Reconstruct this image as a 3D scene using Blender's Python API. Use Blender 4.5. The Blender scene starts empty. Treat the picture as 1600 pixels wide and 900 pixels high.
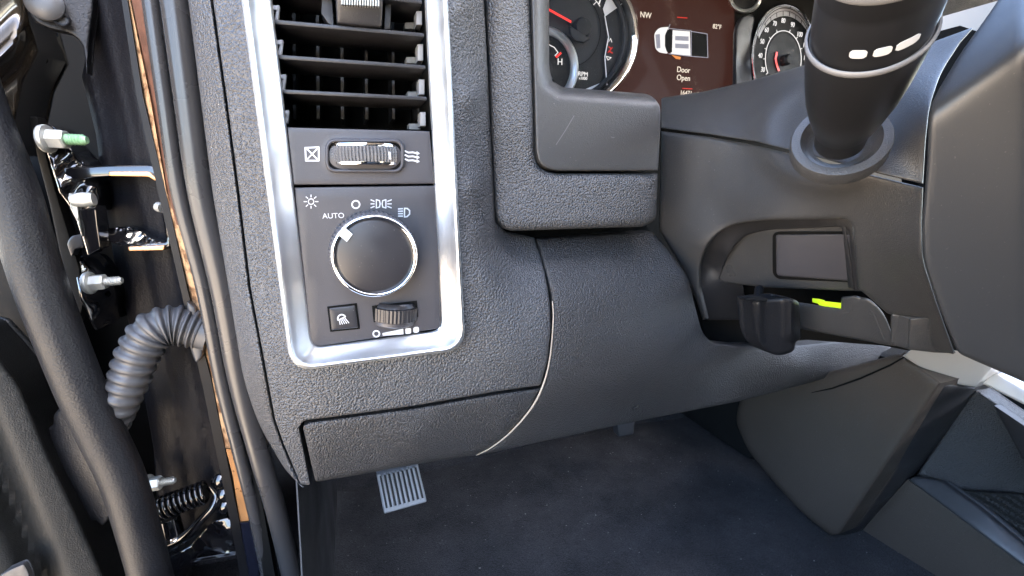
import bpy, bmesh, math, random
import numpy as np
from mathutils import Vector, Matrix
from mathutils.geometry import delaunay_2d_cdt
random.seed(7)
S = bpy.context.scene
COL = S.collection
# ------------------------------------------------------------------ camera
F = 700.0                                     # focal length in pixels of a 1600 px wide frame
Xc = Vector((2000, 184, -700)).normalized()   # truck's right, in camera axes
Zc = Vector((-32, 3023, 700)).normalized()    # truck's up
Yc = Zc.cross(Xc).normalized()                # truck's forward
Xc = Yc.cross(Zc).normalized()
RW = Matrix((Xc, Yc, Zc))                     # camera axes -> truck axes
cd = bpy.data.cameras.new('camera'); cam = bpy.data.objects.new('camera', cd); COL.objects.link(cam)
cd.sensor_width = 36.0; cd.lens = F / 1600 * 36; cd.clip_start = 0.01; cd.clip_end = 4000
cam.matrix_world = RW.to_4x4()
S.camera = cam
# ------------------------------------------------------------------ world, sun, exposure
SUN_EL, SUN_AZ = math.radians(48), math.radians(140)      # azimuth clockwise from +Y (truck's forward)
w = bpy.data.worlds.new('World'); S.world = w; w.use_nodes = True
nt = w.node_tree; bg = nt.nodes['Background']
sky = nt.nodes.new('ShaderNodeTexSky'); sky.sky_type = 'NISHITA'; sky.sun_disc = False
sky.sun_elevation = SUN_EL; sky.sun_rotation = SUN_AZ; sky.dust_density = 2.0
nt.links.new(sky.outputs[0], bg.inputs[0]); bg.inputs[1].default_value = 0.15
sl = bpy.data.lights.new('sun', 'SUN'); sl.energy = 5.0; sl.angle = math.radians(0.5); sl.color = (1, .94, .85)
so = bpy.data.objects.new('sun', sl); COL.objects.link(so)
sd = Vector((math.sin(SUN_AZ)*math.cos(SUN_EL), math.cos(SUN_AZ)*math.cos(SUN_EL), math.sin(SUN_EL)))
so.rotation_euler = sd.to_track_quat('Z', 'Y').to_euler(); so.location = sd * 20
S.view_settings.view_transform = 'Standard'; S.view_settings.look = 'None'
S.view_settings.exposure = 3.75; S.view_settings.gamma = 1
S.render.engine = 'CYCLES'
S.cycles.use_denoising = True; S.cycles.max_bounces = 8; S.cycles.diffuse_bounces = 5
S.cycles.sample_clamp_indirect = 6
S.cycles.caustics_reflective = False

# ------------------------------------------------------------------ helpers
def ray(px, py):
    return RW @ Vector(((px - 800) / F, -(py - 450) / F, -1))
def PY(px, py, Y): r = ray(px, py); return r * (Y / r.y)
def PX(px, py, X): r = ray(px, py); return r * (X / r.x)
def PZ(px, py, Z): r = ray(px, py); return r * (Z / r.z)
def PD(px, py, D): return ray(px, py) * D                  # D metres along the lens axis
MODES = {'Y': (PY, Vector((0, 1, 0))), 'X': (PX, Vector((1, 0, 0))), 'Z': (PZ, Vector((0, 0, -1))), 'D': (PD, None)}

def thing(name, label, cat, loc=(0, 0, 0), group=None):
    o = bpy.data.objects.new(name, None); COL.objects.link(o); o.location = loc
    o.empty_display_size = .02
    o['label'] = label; o['category'] = cat
    if group: o['group'] = group
    return o
def origin(parent):
    v = Vector((0, 0, 0)); p = parent
    while p is not None: v += Vector(p.location); p = p.parent
    return v
def obj(name, bm, m, parent=None, sharp=35, label=None):
    lo = origin(parent)
    if lo.length > 0: bmesh.ops.translate(bm, verts=bm.verts, vec=-lo)
    bmesh.ops.recalc_face_normals(bm, faces=bm.faces)
    a = math.radians(sharp)
    for e in bm.edges:
        e.smooth = not (len(e.link_faces) == 2 and e.calc_face_angle(0) > a)
    for f in bm.faces: f.smooth = True
    me = bpy.data.meshes.new(name); bm.to_mesh(me); bm.free()
    me.materials.append(m)
    o = bpy.data.objects.new(name, me); COL.objects.link(o)
    if parent: o.parent = parent
    if label: o['label'] = label
    return o
def tag(o, label=None, cat=None, group=None, kind=None):
    for k, v in (('label', label), ('category', cat), ('group', group), ('kind', kind)):
        if v: o[k] = v
    return o

def tps(ctrl):
    """smooth depth field through scattered (px, py, depth) points"""
    if not isinstance(ctrl, (list, tuple)): return lambda p: np.full(len(p), float(ctrl))
    c = np.array(ctrl, float); n = len(c); P = c[:, :2] / 100.0
    if n < 4:
        A = np.c_[np.ones(n), P]
        s, *_ = np.linalg.lstsq(A, c[:, 2], rcond=None)
        return lambda p: np.c_[np.ones(len(p)), p / 100.0] @ s
    def U(r2): return np.where(r2 > 1e-12, r2 * np.log(r2 + 1e-12), 0)
    K = U(((P[:, None] - P[None]) ** 2).sum(-1)) + 1e-4 * np.eye(n)
    Q = np.c_[np.ones(n), P]
    M = np.block([[K, Q], [Q.T, np.zeros((3, 3))]])
    s = np.linalg.solve(M, np.r_[c[:, 2], 0, 0, 0])
    def f(p):
        p = p / 100.0
        return U(((p[:, None] - P[None]) ** 2).sum(-1)) @ s[:n] + np.c_[np.ones(len(p)), p] @ s[n:]
    return f

def fillet(pts, step=8, closed=True):
    """(x, y[, radius]) corners -> dense outline"""
    out = []; n = len(pts)
    for i, p in enumerate(pts):
        r = p[2] if len(p) > 2 else 0
        b = Vector(p[:2])
        if r <= 0 or (not closed and i in (0, n - 1)): out.append(b); continue
        a = Vector(pts[i - 1][:2]); c = Vector(pts[(i + 1) % n][:2])
        u = (a - b).normalized(); v = (c - b).normalized()
        d = min(r, (a - b).length * .48, (c - b).length * .48)
        k = max(4, int(d / 2.5)) if d < 30 else 12
        for j in range(k + 1):
            t = j / k
            out.append((b + u * d) * (1 - t) ** 2 + b * 2 * t * (1 - t) + (b + v * d) * t * t)
    res = []; m = len(out)
    for i in range(m if closed else m - 1):
        a = out[i]; b = out[(i + 1) % m]; L = (b - a).length
        if L < .05: continue
        k = max(1, int(math.ceil(L / step)))
        for j in range(k): res.append(a.lerp(b, j / k))
    if not closed: res.append(out[-1])
    return res

def inset(P, d):
    n = len(P); out = []
    for i in range(n):
        a, b, c = P[i - 1], P[i], P[(i + 1) % n]
        n1 = (b - a); n1 = Vector((-n1.y, n1.x)).normalized()
        n2 = (c - b); n2 = Vector((-n2.y, n2.x)).normalized()
        m = n1 + n2
        if m.length < 1e-6: m = n1
        m.normalize()
        out.append(b + m * (d / max(.45, m.dot(n1))))
    return out
def area(P): return .5 * sum(P[i - 1].x * P[i].y - P[i].x * P[i - 1].y for i in range(len(P)))

def patch_bm(outline, ctrl, step=10, r=5, th=.006, mode='Y', roll=1.0, bump=None, bm=None, edges=(), away=None):
    P = fillet(outline, step)
    if area(P) < 0: P = P[::-1]
    A = np.array([(q.x, q.y) for q in P]); B = np.roll(A, -1, 0)
    def dist(V):
        best = np.full(len(V), 1e9); ins = np.zeros(len(V), bool)
        for a, b in zip(A, B):
            ab = b - a; q = np.clip(((V - a) @ ab) / max(1e-9, ab @ ab), 0, 1)
            best = np.minimum(best, ((V - a - q[:, None] * ab) ** 2).sum(1))
            if abs(b[1] - a[1]) > 1e-12:
                c = ((a[1] > V[:, 1]) != (b[1] > V[:, 1])) & (V[:, 0] < (b[0] - a[0]) * (V[:, 1] - a[1]) / (b[1] - a[1]) + a[0])
                ins ^= c
        return np.sqrt(best), ins
    pts = [A]; n = len(P)
    for k in ((.06, .22, .5, 1) if r > 0 else ()):
        R_ = np.array([(q.x, q.y) for q in inset(P, k * r)]); dd, ins = dist(R_)
        pts.append(R_[ins & (dd > k * r * .9)])
    gx, gy = np.meshgrid(np.arange(A[:, 0].min() + step * .37, A[:, 0].max(), step), np.arange(A[:, 1].min() + step * .41, A[:, 1].max(), step))
    G = np.c_[gx.ravel(), gy.ravel()]
    if len(G):
        dd, ins = dist(G); pts.append(G[ins & (dd > r + step * .35)])
    V = np.concatenate(pts)
    co, _, fs, *_ = delaunay_2d_cdt([Vector(q) for q in V], [(q, (q + 1) % n) for q in range(n)], [], 0, 1e-5, False)
    C = np.array([[sum(co[q].x for q in f) / len(f), sum(co[q].y for q in f) / len(f)] for f in fs]); keep = dist(C)[1]
    t = bmesh.new(); vv_ = [t.verts.new((q.x, q.y, 0)) for q in co]
    for f in [f for f, q in zip(fs, keep) if q]:
        try: t.faces.new([vv_[q] for q in f])
        except ValueError: pass
    for v in [v for v in t.verts if not v.link_faces]: t.verts.remove(v)
    t.verts.ensure_lookup_table()
    V = np.array([(v.co.x, v.co.y) for v in t.verts])
    D = tps(ctrl)(V)
    if bump: D = D + np.array([bump(x, y) for x, y in V])
    if r > 0:
        d = dist(V)[0]
        q = np.clip(1 - d / r, 0, 1)
        D = D + roll * (r * np.abs(D) / 700.0) * (1 - np.sqrt(np.clip(1 - q * q, 0, 1)))
    for line, er, ed in edges:                # wide rounded edges along chosen lines
        best = np.full(len(V), 1e9)
        for a, b in zip(np.array(line[:-1], float), np.array(line[1:], float)):
            ab = b - a; q = np.clip(((V - a) @ ab) / (ab @ ab), 0, 1)
            best = np.minimum(best, ((V - a - q[:, None] * ab) ** 2).sum(1))
        q = np.clip(1 - np.sqrt(best) / er, 0, 1)
        D = D + ed * (1 - np.sqrt(np.clip(1 - q * q, 0, 1)))
    fn, back = MODES[mode]
    for v, (x, y), dd in zip(t.verts, V, D): v.co = fn(x, y, float(dd))
    if away is not None: back = Vector(away).normalized()
    if th:
        be = [e for e in t.edges if e.is_boundary]; fs = list(t.faces); vs = list(t.verts)
        mp = {v: t.verts.new(v.co + (back if back is not None else v.co.normalized()) * th) for v in vs}
        for f in fs: t.faces.new([mp[v] for v in reversed(f.verts)])
        for e in be:
            a, b = e.verts; t.faces.new((a, b, mp[b], mp[a]))
    if bm is None: return t
    me = bpy.data.meshes.new('tmp'); t.to_mesh(me); t.free(); bm.from_mesh(me); bpy.data.meshes.remove(me)
    return bm
def patch(name, outline, ctrl, m, parent=None, label=None, sharp=40, **k):
    return obj(name, patch_bm(outline, ctrl, **k), m, parent, sharp=sharp, label=label)

def frame(d):
    d = Vector(d).normalized()
    a = Vector((0, 0, 1)) if abs(d.z) < .9 else Vector((1, 0, 0))
    u = d.cross(a).normalized(); return u, d.cross(u).normalized(), d
def lathe_bm(prof, o, d, n=48, rf=None, bm=None, cap=True, ref=None):
    """prof: (radius, height) along axis d from o"""
    bm = bm or bmesh.new(); u, v, d = frame(d); o = Vector(o)
    if ref is not None:
        u = (Vector(ref) - d * Vector(ref).dot(d)).normalized(); v = d.cross(u)
    rings = []
    for k, (r, h) in enumerate(prof):
        R = []
        for i in range(n):
            a = 2 * math.pi * i / n
            rr = r * (rf(a, k, i) if rf else 1)
            R.append(bm.verts.new(o + d * h + (u * math.cos(a) + v * math.sin(a)) * rr))
        rings.append(R)
    for A, B in zip(rings, rings[1:]):
        for i in range(n):
            j = (i + 1) % n; bm.faces.new((A[i], A[j], B[j], B[i]))
    if cap:
        bm.faces.new(rings[0][::-1]); bm.faces.new(rings[-1])
    return bm
def crom(P, n):
    P = [Vector(p) for p in P]; out = []; m = len(P) - 1
    for i in range(n):
        t = i / (n - 1) * m; k = min(int(t), m - 1); f = t - k
        p0 = P[max(k - 1, 0)]; p1 = P[k]; p2 = P[k + 1]; p3 = P[min(k + 2, m)]
        out.append(.5 * ((2 * p1) + (p2 - p0) * f + (2 * p0 - 5 * p1 + 4 * p2 - p3) * f * f + (3 * p1 - p0 - 3 * p2 + p3) * f ** 3))
    return out
def tube_bm(path, rad, n=14, bm=None, flat=None):
    """path of points, rad a number or a function of t"""
    bm = bm or bmesh.new(); rings = []; N = len(path)
    u = None
    for i, p in enumerate(path):
        d = (path[min(i + 1, N - 1)] - path[max(i - 1, 0)]).normalized()
        if u is None: u = frame(d)[0]
        u = (u - d * u.dot(d)).normalized(); v = d.cross(u)
        r = rad(i / (N - 1)) if callable(rad) else rad
        rings.append([bm.verts.new(p + (u * math.cos(2 * math.pi * k / n) + v * math.sin(2 * math.pi * k / n)) * r) for k in range(n)])
    for A, B in zip(rings, rings[1:]):
        for i in range(n):
            j = (i + 1) % n; bm.faces.new((A[i], A[j], B[j], B[i]))
    bm.faces.new(rings[0][::-1]); bm.faces.new(rings[-1])
    return bm
def loops_bm(loops, closed=True, bm=None, cap=False):
    bm = bm or bmesh.new()
    R = [[bm.verts.new(p) for p in L] for L in loops]; n = len(R[0])
    for A, B in zip(R, R[1:]):
        for i in range(n if closed else n - 1):
            j = (i + 1) % n; bm.faces.new((A[i], A[j], B[j], B[i]))
    if cap: bm.faces.new(R[-1])
    return bm
def hexa_bm(p, bm=None, bev=0):
    """8 corners: front TL TR BR BL, back TL TR BR BL"""
    t = bmesh.new(); v = [t.verts.new(q) for q in p]
    for f in ((0, 1, 2, 3), (7, 6, 5, 4), (0, 4, 5, 1), (1, 5, 6, 2), (2, 6, 7, 3), (3, 7, 4, 0)): t.faces.new([v[i] for i in f])
    if bev: bmesh.ops.bevel(t, geom=t.edges[:], offset=bev, segments=2, affect='EDGES', profile=.5)
    if bm is None: return t
    me = bpy.data.meshes.new('tmp'); t.to_mesh(me); t.free(); bm.from_mesh(me); bpy.data.meshes.remove(me); return bm
def box_bm(x0, x1, y0, y1, z0, z1, bm=None, bev=0):
    return hexa_bm([(x0, y0, z1), (x1, y0, z1), (x1, y0, z0), (x0, y0, z0), (x0, y1, z1), (x1, y1, z1), (x1, y1, z0), (x0, y1, z0)], bm, bev)
def quad(cx, cy, w_, h_, rot=0):
    c, s = math.cos(rot), math.sin(rot)
    return [(cx + c * x - s * y, cy + s * x + c * y) for x, y in ((-w_/2, -h_/2), (w_/2, -h_/2), (w_/2, h_/2), (-w_/2, h_/2))]
def stroke(pts, wd, closed=False):
    """polyline in pixels -> list of quads"""
    out = []; pts = list(pts) + ([pts[0]] if closed else [])
    for a, b in zip(pts, pts[1:]):
        a, b = Vector(a[:2]), Vector(b[:2]); d = b - a
        if d.length < 1e-6: continue
        d.normalize(); nrm = Vector((-d.y, d.x)) * wd / 2; e = d * wd * .3
        out.append([tuple(a - e + nrm), tuple(b + e + nrm), tuple(b + e - nrm), tuple(a - e - nrm)])
    return out
def arc(cx, cy, rx, ry, a0, a1, n=24):
    return [(cx + rx * math.cos(math.radians(a0 + (a1 - a0) * i / n)), cy + ry * math.sin(math.radians(a0 + (a1 - a0) * i / n))) for i in range(n + 1)]
def ringband(cx, cy, rx, ry, wd, a0=0, a1=360, n=48):
    A = arc(cx, cy, rx, ry, a0, a1, n); B = arc(cx, cy, rx - wd, ry - wd, a0, a1, n)
    return [[A[i], A[i+1], B[i+1], B[i]] for i in range(n)]
def decal(name, polys, Y, m, parent, h=.0003, lift=.0002):
    """thin printed or moulded marks lying on the plane Y"""
    bm = bmesh.new(); k = 0
    for poly in polys:
        yy = Y - lift - h - (k % 7) * 1.5e-5; k += 1
        a = [bm.verts.new(PY(x, y, yy)) for x, y in poly]
        b = [bm.verts.new(PY(x, y, Y - lift * .5)) for x, y in poly]
        n = len(a); bm.faces.new(a)
        for i in range(n): bm.faces.new((a[i], b[i], b[(i + 1) % n], a[(i + 1) % n]))
    return obj(name, bm, m, parent)
def text(name, s, px, py, cap, Y, m, parent, rot=0, sx=1.0, fat=0.0):
    cu = bpy.data.curves.new('t', 'FONT'); cu.body = s; cu.align_x = 'CENTER'; cu.align_y = 'CENTER'
    cu.size = 1; cu.extrude = .02; cu.offset = fat
    o = bpy.data.objects.new('t', cu); COL.objects.link(o)
    dg = bpy.context.evaluated_depsgraph_get(); dg.update()
    me = bpy.data.meshes.new_from_object(o.evaluated_get(dg))
    bpy.data.objects.remove(o); bpy.data.curves.remove(cu)
    p = PY(px, py, Y - .0004); mpp = (PY(px, py + 1, Y) - PY(px, py, Y)).length
    k = cap / .69 * mpp
    me.transform(Matrix.Translation(p - origin(parent)) @ Matrix.Rotation(math.radians(90), 4, 'X') @ Matrix.Rotation(math.radians(rot), 4, 'Z') @ Matrix.Diagonal((k * sx, k, .01, 1)))
    me.materials.clear(); me.materials.append(m)
    ob = bpy.data.objects.new(name, me); COL.objects.link(ob); ob.parent = parent
    return ob

# ------------------------------------------------------------------ materials
def base(name, col, rough=.5, metal=0, coat=0, spec=.5, emit=None, es=1):
    m = bpy.data.materials.new(name); m.use_nodes = True
    b = m.node_tree.nodes['Principled BSDF']
    c = col if isinstance(col, (tuple, list)) else (col, col, col)
    b.inputs['Base Color'].default_value = (*c, 1); b.inputs['Roughness'].default_value = rough
    b.inputs['Metallic'].default_value = metal; b.inputs['Coat Weight'].default_value = coat
    b.inputs['Coat Roughness'].default_value = .06
    b.inputs['Specular IOR Level'].default_value = spec
    if emit: b.inputs['Emission Color'].default_value = (*emit, 1); b.inputs['Emission Strength'].default_value = es
    return m
def N(m, t, **k):
    n = m.node_tree.nodes.new(t)
    for a, v in k.items():
        if hasattr(n, a): setattr(n, a, v)
        else: n.inputs[a.replace('_', ' ')].default_value = v
    return n
def LK(m, a, b): m.node_tree.links.new(a, b)
def mottle(m, scale, amount, dust=0, rough_var=.08):
    """slow colour drift, sparse dust specks and uneven gloss"""
    b = m.node_tree.nodes['Principled BSDF']; tc = N(m, 'ShaderNodeTexCoord')
    n1 = N(m, 'ShaderNodeTexNoise', Scale=scale, Detail=5.0); LK(m, tc.outputs['Object'], n1.inputs['Vector'])
    c = list(b.inputs['Base Color'].default_value)
    mx = N(m, 'ShaderNodeMix', data_type='RGBA')
    mx.inputs[6].default_value = [x * (1 - amount) for x in c[:3]] + [1]
    mx.inputs[7].default_value = [x * (1 + amount) for x in c[:3]] + [1]
    LK(m, n1.outputs[0], mx.inputs[0]); out = mx.outputs[2]
    if dust:
        n2 = N(m, 'ShaderNodeTexNoise', Scale=900.0, Detail=2.0); LK(m, tc.outputs['Object'], n2.inputs['Vector'])
        rp = N(m, 'ShaderNodeMapRange'); rp.inputs[1].default_value = .70; rp.inputs[2].default_value = .80; rp.inputs[4].default_value = dust
        LK(m, n2.outputs[0], rp.inputs[0])
        m2 = N(m, 'ShaderNodeMix', data_type='RGBA'); m2.inputs[7].default_value = (.42, .40, .36, 1)
        LK(m, rp.outputs[0], m2.inputs[0]); LK(m, out, m2.inputs[6]); out = m2.outputs[2]
    LK(m, out, b.inputs['Base Color'])
    r = b.inputs['Roughness'].default_value
    mr = N(m, 'ShaderNodeMapRange'); mr.inputs[1].default_value = .3; mr.inputs[2].default_value = .7
    mr.inputs[3].default_value = max(0.02, r - rough_var); mr.inputs[4].default_value = r + rough_var
    n3 = N(m, 'ShaderNodeTexNoise', Scale=scale * 2.3, Detail=6.0); LK(m, tc.outputs['Object'], n3.inputs['Vector'])
    LK(m, n3.outputs[0], mr.inputs[0]); LK(m, mr.outputs[0], b.inputs['Roughness'])
    return m
def grain(m, kind, scale, dist):
    b = m.node_tree.nodes['Principled BSDF']; tc = N(m, 'ShaderNodeTexCoord')
    wn = N(m, 'ShaderNodeTexNoise', Scale=scale * .7, Detail=2.0); LK(m, tc.outputs['Object'], wn.inputs['Vector'])
    ad = N(m, 'ShaderNodeVectorMath', operation='MULTIPLY_ADD'); ad.inputs[1].default_value = (1.1 / scale,) * 3
    LK(m, wn.outputs['Color'], ad.inputs[0]); LK(m, tc.outputs['Object'], ad.inputs[2])
    bp = N(m, 'ShaderNodeBump'); bp.inputs['Distance'].default_value = dist; bp.inputs['Strength'].default_value = 1
    if kind == 'leather':
        v = N(m, 'ShaderNodeTexVoronoi', feature='SMOOTH_F1', Scale=scale); v.inputs['Smoothness'].default_value = .35
        LK(m, ad.outputs[0], v.inputs['Vector'])
        n2 = N(m, 'ShaderNodeTexNoise', Scale=scale * 3, Detail=3.0); LK(m, tc.outputs['Object'], n2.inputs['Vector'])
        mm = N(m, 'ShaderNodeMath', operation='MULTIPLY_ADD'); mm.inputs[1].default_value = .35
        LK(m, n2.outputs[0], mm.inputs[0])
        iv = N(m, 'ShaderNodeMath', operation='SUBTRACT'); iv.inputs[0].default_value = 1; LK(m, v.outputs['Distance'], iv.inputs[1])
        LK(m, iv.outputs[0], mm.inputs[2]); LK(m, mm.outputs[0], bp.inputs['Height'])
    else:
        n2 = N(m, 'ShaderNodeTexNoise', Scale=scale, Detail=4.0); LK(m, tc.outputs['Object'], n2.inputs['Vector'])
        LK(m, n2.outputs[0], bp.inputs['Height'])
    LK(m, bp.outputs[0], b.inputs['Normal'])
    return m
M = {}
M['leather'] = grain(mottle(base('leather_grain', (.056, .057, .061), .35, spec=.65), 7, .16, .35, .11), 'leather', 760, .0012)
M['leather_fine'] = grain(mottle(base('leather_grain_fine', (.030, .030, .032), .35, spec=.6), 9, .14, .15), 'leather', 880, .0009)
M['plastic'] = grain(mottle(base('matte_plastic', (.041, .0405, .041), .37, spec=.6), 8, .14, .45, .10), 'fine', 1500, .00035)
M['plastic_dark'] = grain(mottle(base('dark_plastic', (.018, .018, .020), .45), 10, .15, .1), 'fine', 1500, .0003)
M['panel'] = grain(mottle(base('switch_panel_plastic', (.052, .050, .056), .38), 12, .08, .15), 'fine', 2500, .00012)
M['knob'] = mottle(base('knob_black', (.022, .021, .024), .34), 30, .15, .3)
M['slat'] = grain(mottle(base('vent_plastic', (.020, .020, .023), .42), 20, .2, .3), 'fine', 1800, .0002)
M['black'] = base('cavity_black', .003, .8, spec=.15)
M['void'] = mottle(base('dark_paint_cavity', (.004, .004, .005), .5, spec=.25), 14, .6)
M['satin'] = mottle(base('satin_silver', (.86, .88, .90), .36, .92), 40, .04, 0, .05)
M['chrome'] = base('chrome', (.85, .86, .88), .07, 1)
M['steel'] = mottle(base('zinc_steel', (.50, .51, .49), .48, .7), 300, .2)
M['flake'] = mottle(base('flaked_black_paint', (.016, .012, .008), .16, .1, 1), 420, .9, .25)
M['thread'] = mottle(base('green_thread_lock', (.28, .50, .30), .45, .3), 500, .4)
M['rubber'] = grain(mottle(base('weather_rubber', (.0085, .009, .011), .46, spec=.32), 15, .25, .1), 'fine', 800, .0003)
M['seal'] = mottle(base('seal_rubber', (.034, .033, .034), .30, 0), 12, .15, .05)
M['pillar'] = grain(mottle(base('pillar_rubber', (.006, .006, .008), .5, spec=.16), 15, .3, .1), 'fine', 800, .0003)
M['conduit'] = mottle(base('conduit_rubber', (.046, .047, .051), .42), 40, .2, .2)
M['gloss'] = base('gloss_black_paint', (.004, .004, .005), .12, 0, 1)
M['bronze'] = mottle(base('bronze_ground_reflection', (.55, .27, .11), .32, .55, .6), 55, .5, .5)  # warm ground reflection on dark body paint, put into the colour
M['peach'] = base('tan_ground_reflection', (.62, .36, .17), .40, .25, .3)  # broken copper reflection of the ground, painted as tan patches
def build_reflection(m):
    b = m.node_tree.nodes['Principled BSDF']; tc = N(m, 'ShaderNodeTexCoord'); n1 = N(m, 'ShaderNodeTexNoise', Scale=90.0, Detail=7.0, Roughness=.7)
    LK(m, tc.outputs['Object'], n1.inputs['Vector']); rp = N(m, 'ShaderNodeMapRange'); rp.inputs[1].default_value = .43; rp.inputs[2].default_value = .53; LK(m, n1.outputs[0], rp.inputs[0])
    mx = N(m, 'ShaderNodeMix', data_type='RGBA'); mx.inputs[6].default_value = (.14, .07, .035, 1); mx.inputs[7].default_value = (.50, .31, .17, 1)
    LK(m, rp.outputs[0], mx.inputs[0]); LK(m, mx.outputs[2], b.inputs['Base Color'])
build_reflection(M['peach'])
M['brown'] = mottle(base('brown_overspray', (.10, .045, .028), .5, .1, .2), 130, .7, .3)
M['navy'] = base('navy_paint', (.004, .005, .011), .2, 0, .6)
M['edge_highlight'] = base('painted_edge_highlight', (.42, .36, .29), .45)  # tan colour stands for warm light caught on the bolster edge
M['card'] = grain(mottle(base('door_card_plastic', (.012, .0125, .0125), .5, spec=.3), 10, .15, .15), 'fine', 1400, .0003)
M['console'] = grain(mottle(base('console_plastic', (.058, .047, .038), .46, spec=.4), 10, .14, .3), 'fine', 1100, .0004)
M['scuff'] = base('pale_scuff', (.13, .13, .135), .6)
M['trim'] = mottle(base('painted_silver', (.62, .59, .55), .42, .35), 30, .06)
M['wheel'] = base('knurled_grey', (.14, .14, .145), .40)
M['stalk'] = mottle(base('stalk_black', (.011, .011, .012), .36), 30, .08, 0, .02)
M['hub'] = grain(mottle(base('hub_plastic', (.028, .029, .031), .42, spec=.55), 9, .1, .12, .05), 'fine', 3200, .00008)
M['white'] = base('white_print', (.52, .53, .55), .5)
M['grey_print'] = base('grey_print', (.4, .42, .5), .5)
M['rib'] = mottle(base('pedal_rubber', (.20, .205, .215), .5), 60, .2, .4)
M['carpet'] = base('carpet', (.020, .022, .032), .95, 0, 0, .1)
M['lime'] = base('lime_plastic', (.55, .85, .02), .4)
M['gauge'] = mottle(base('gauge_face', (.012, .0125, .014), .6, spec=.15), 60, .2, .3)
M['gauge_in'] = mottle(base('gauge_inner', (.020, .021, .024), .55, spec=.15), 60, .2, .2)
M['silver'] = base('gauge_silver', (.42, .43, .47), .5, spec=.2)
M['red'] = base('red_needle', (.75, .02, .015), .4, emit=(1, .03, .02), es=.05)
M['screen'] = base('screen_glass', (.006, .005, .005), .5, spec=.03, emit=(.030, .010, .007), es=.13)
M['glow'] = base('lit_lettering', (.05, .05, .04), .5, spec=.1, emit=(1, .85, .7), es=.075)
M['glow_white'] = base('lit_white', (.05, .05, .05), .5, spec=.1, emit=(1, .97, .95), es=.075)
M['glow_grey'] = base('lit_grey', (.04, .04, .045), .5, spec=.1, emit=(.75, .75, .9), es=.028)
M['glow_red'] = base('lit_red', (.05, .005, .005), .5, spec=.1, emit=(1, .05, .03), es=.05)
M['glow_orange'] = base('lit_orange', (.05, .02, .005), .5, spec=.1, emit=(1, .35, .08), es=.06)
M['ground'] = mottle(base('sunlit_concrete', (.56, .45, .33), .9), .8, .2)
M['roof'] = base('headliner', (.20, .19, .18), .9)
def build_carpet(m):
    b = m.node_tree.nodes['Principled BSDF']; tc = N(m, 'ShaderNodeTexCoord')
    n1 = N(m, 'ShaderNodeTexNoise', Scale=13.0, Detail=8.0, Roughness=.7); n2 = N(m, 'ShaderNodeTexNoise', Scale=800.0, Detail=4.0)
    for n in (n1, n2): LK(m, tc.outputs['Object'], n.inputs['Vector'])
    cr = N(m, 'ShaderNodeMix', data_type='RGBA'); cr.inputs[6].default_value = (.016, .017, .020, 1); cr.inputs[7].default_value = (.042, .042, .046, 1)
    mr = N(m, 'ShaderNodeMapRange'); mr.inputs[1].default_value = .38; mr.inputs[2].default_value = .68
    LK(m, n1.outputs[0], mr.inputs[0]); LK(m, mr.outputs[0], cr.inputs[0])
    m2 = N(m, 'ShaderNodeMix', data_type='RGBA', blend_type='MULTIPLY'); m2.inputs[0].default_value = .75
    r2 = N(m, 'ShaderNodeMapRange'); r2.inputs[1].default_value = .35; r2.inputs[2].default_value = .65; r2.inputs[3].default_value = .35; r2.inputs[4].default_value = 1.7
    LK(m, n2.outputs[0], r2.inputs[0]); LK(m, cr.outputs[2], m2.inputs[6]); LK(m, r2.outputs[0], m2.inputs[7])
    n3 = N(m, 'ShaderNodeTexNoise', Scale=260.0, Detail=1.0); LK(m, tc.outputs['Object'], n3.inputs['Vector'])
    r3 = N(m, 'ShaderNodeMapRange'); r3.inputs[1].default_value = .755; r3.inputs[2].default_value = .80; r3.inputs[4].default_value = .5
    LK(m, n3.outputs[0], r3.inputs[0])
    m3 = N(m, 'ShaderNodeMix', data_type='RGBA'); m3.inputs[7].default_value = (.35, .34, .32, 1)
    LK(m, r3.outputs[0], m3.inputs[0]); LK(m, m2.outputs[2], m3.inputs[6]); LK(m, m3.outputs[2], b.inputs['Base Color'])
    bp = N(m, 'ShaderNodeBump'); bp.inputs['Distance'].default_value = .0022; LK(m, n2.outputs[0], bp.inputs['Height']); LK(m, bp.outputs[0], b.inputs['Normal'])
    b.inputs['Sheen Weight'].default_value = .06; b.inputs['Sheen Roughness'].default_value = .6
build_carpet(M['carpet'])
def build_lens():
    m = bpy.data.materials.new('clear_lens'); m.use_nodes = True; t = m.node_tree
    for n in list(t.nodes):
        if n.type == 'BSDF_PRINCIPLED': t.nodes.remove(n)
    o = t.nodes['Material Output']; mx = t.nodes.new('ShaderNodeMixShader'); tr = t.nodes.new('ShaderNodeBsdfTransparent'); gl = t.nodes.new('ShaderNodeBsdfGlossy')
    gl.inputs['Roughness'].default_value = .05
    mx.inputs[0].default_value = .04; t.links.new(tr.outputs[0], mx.inputs[1]); t.links.new(gl.outputs[0], mx.inputs[2]); t.links.new(mx.outputs[0], o.inputs[0])
    return m
M['lens'] = build_lens()

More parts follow.
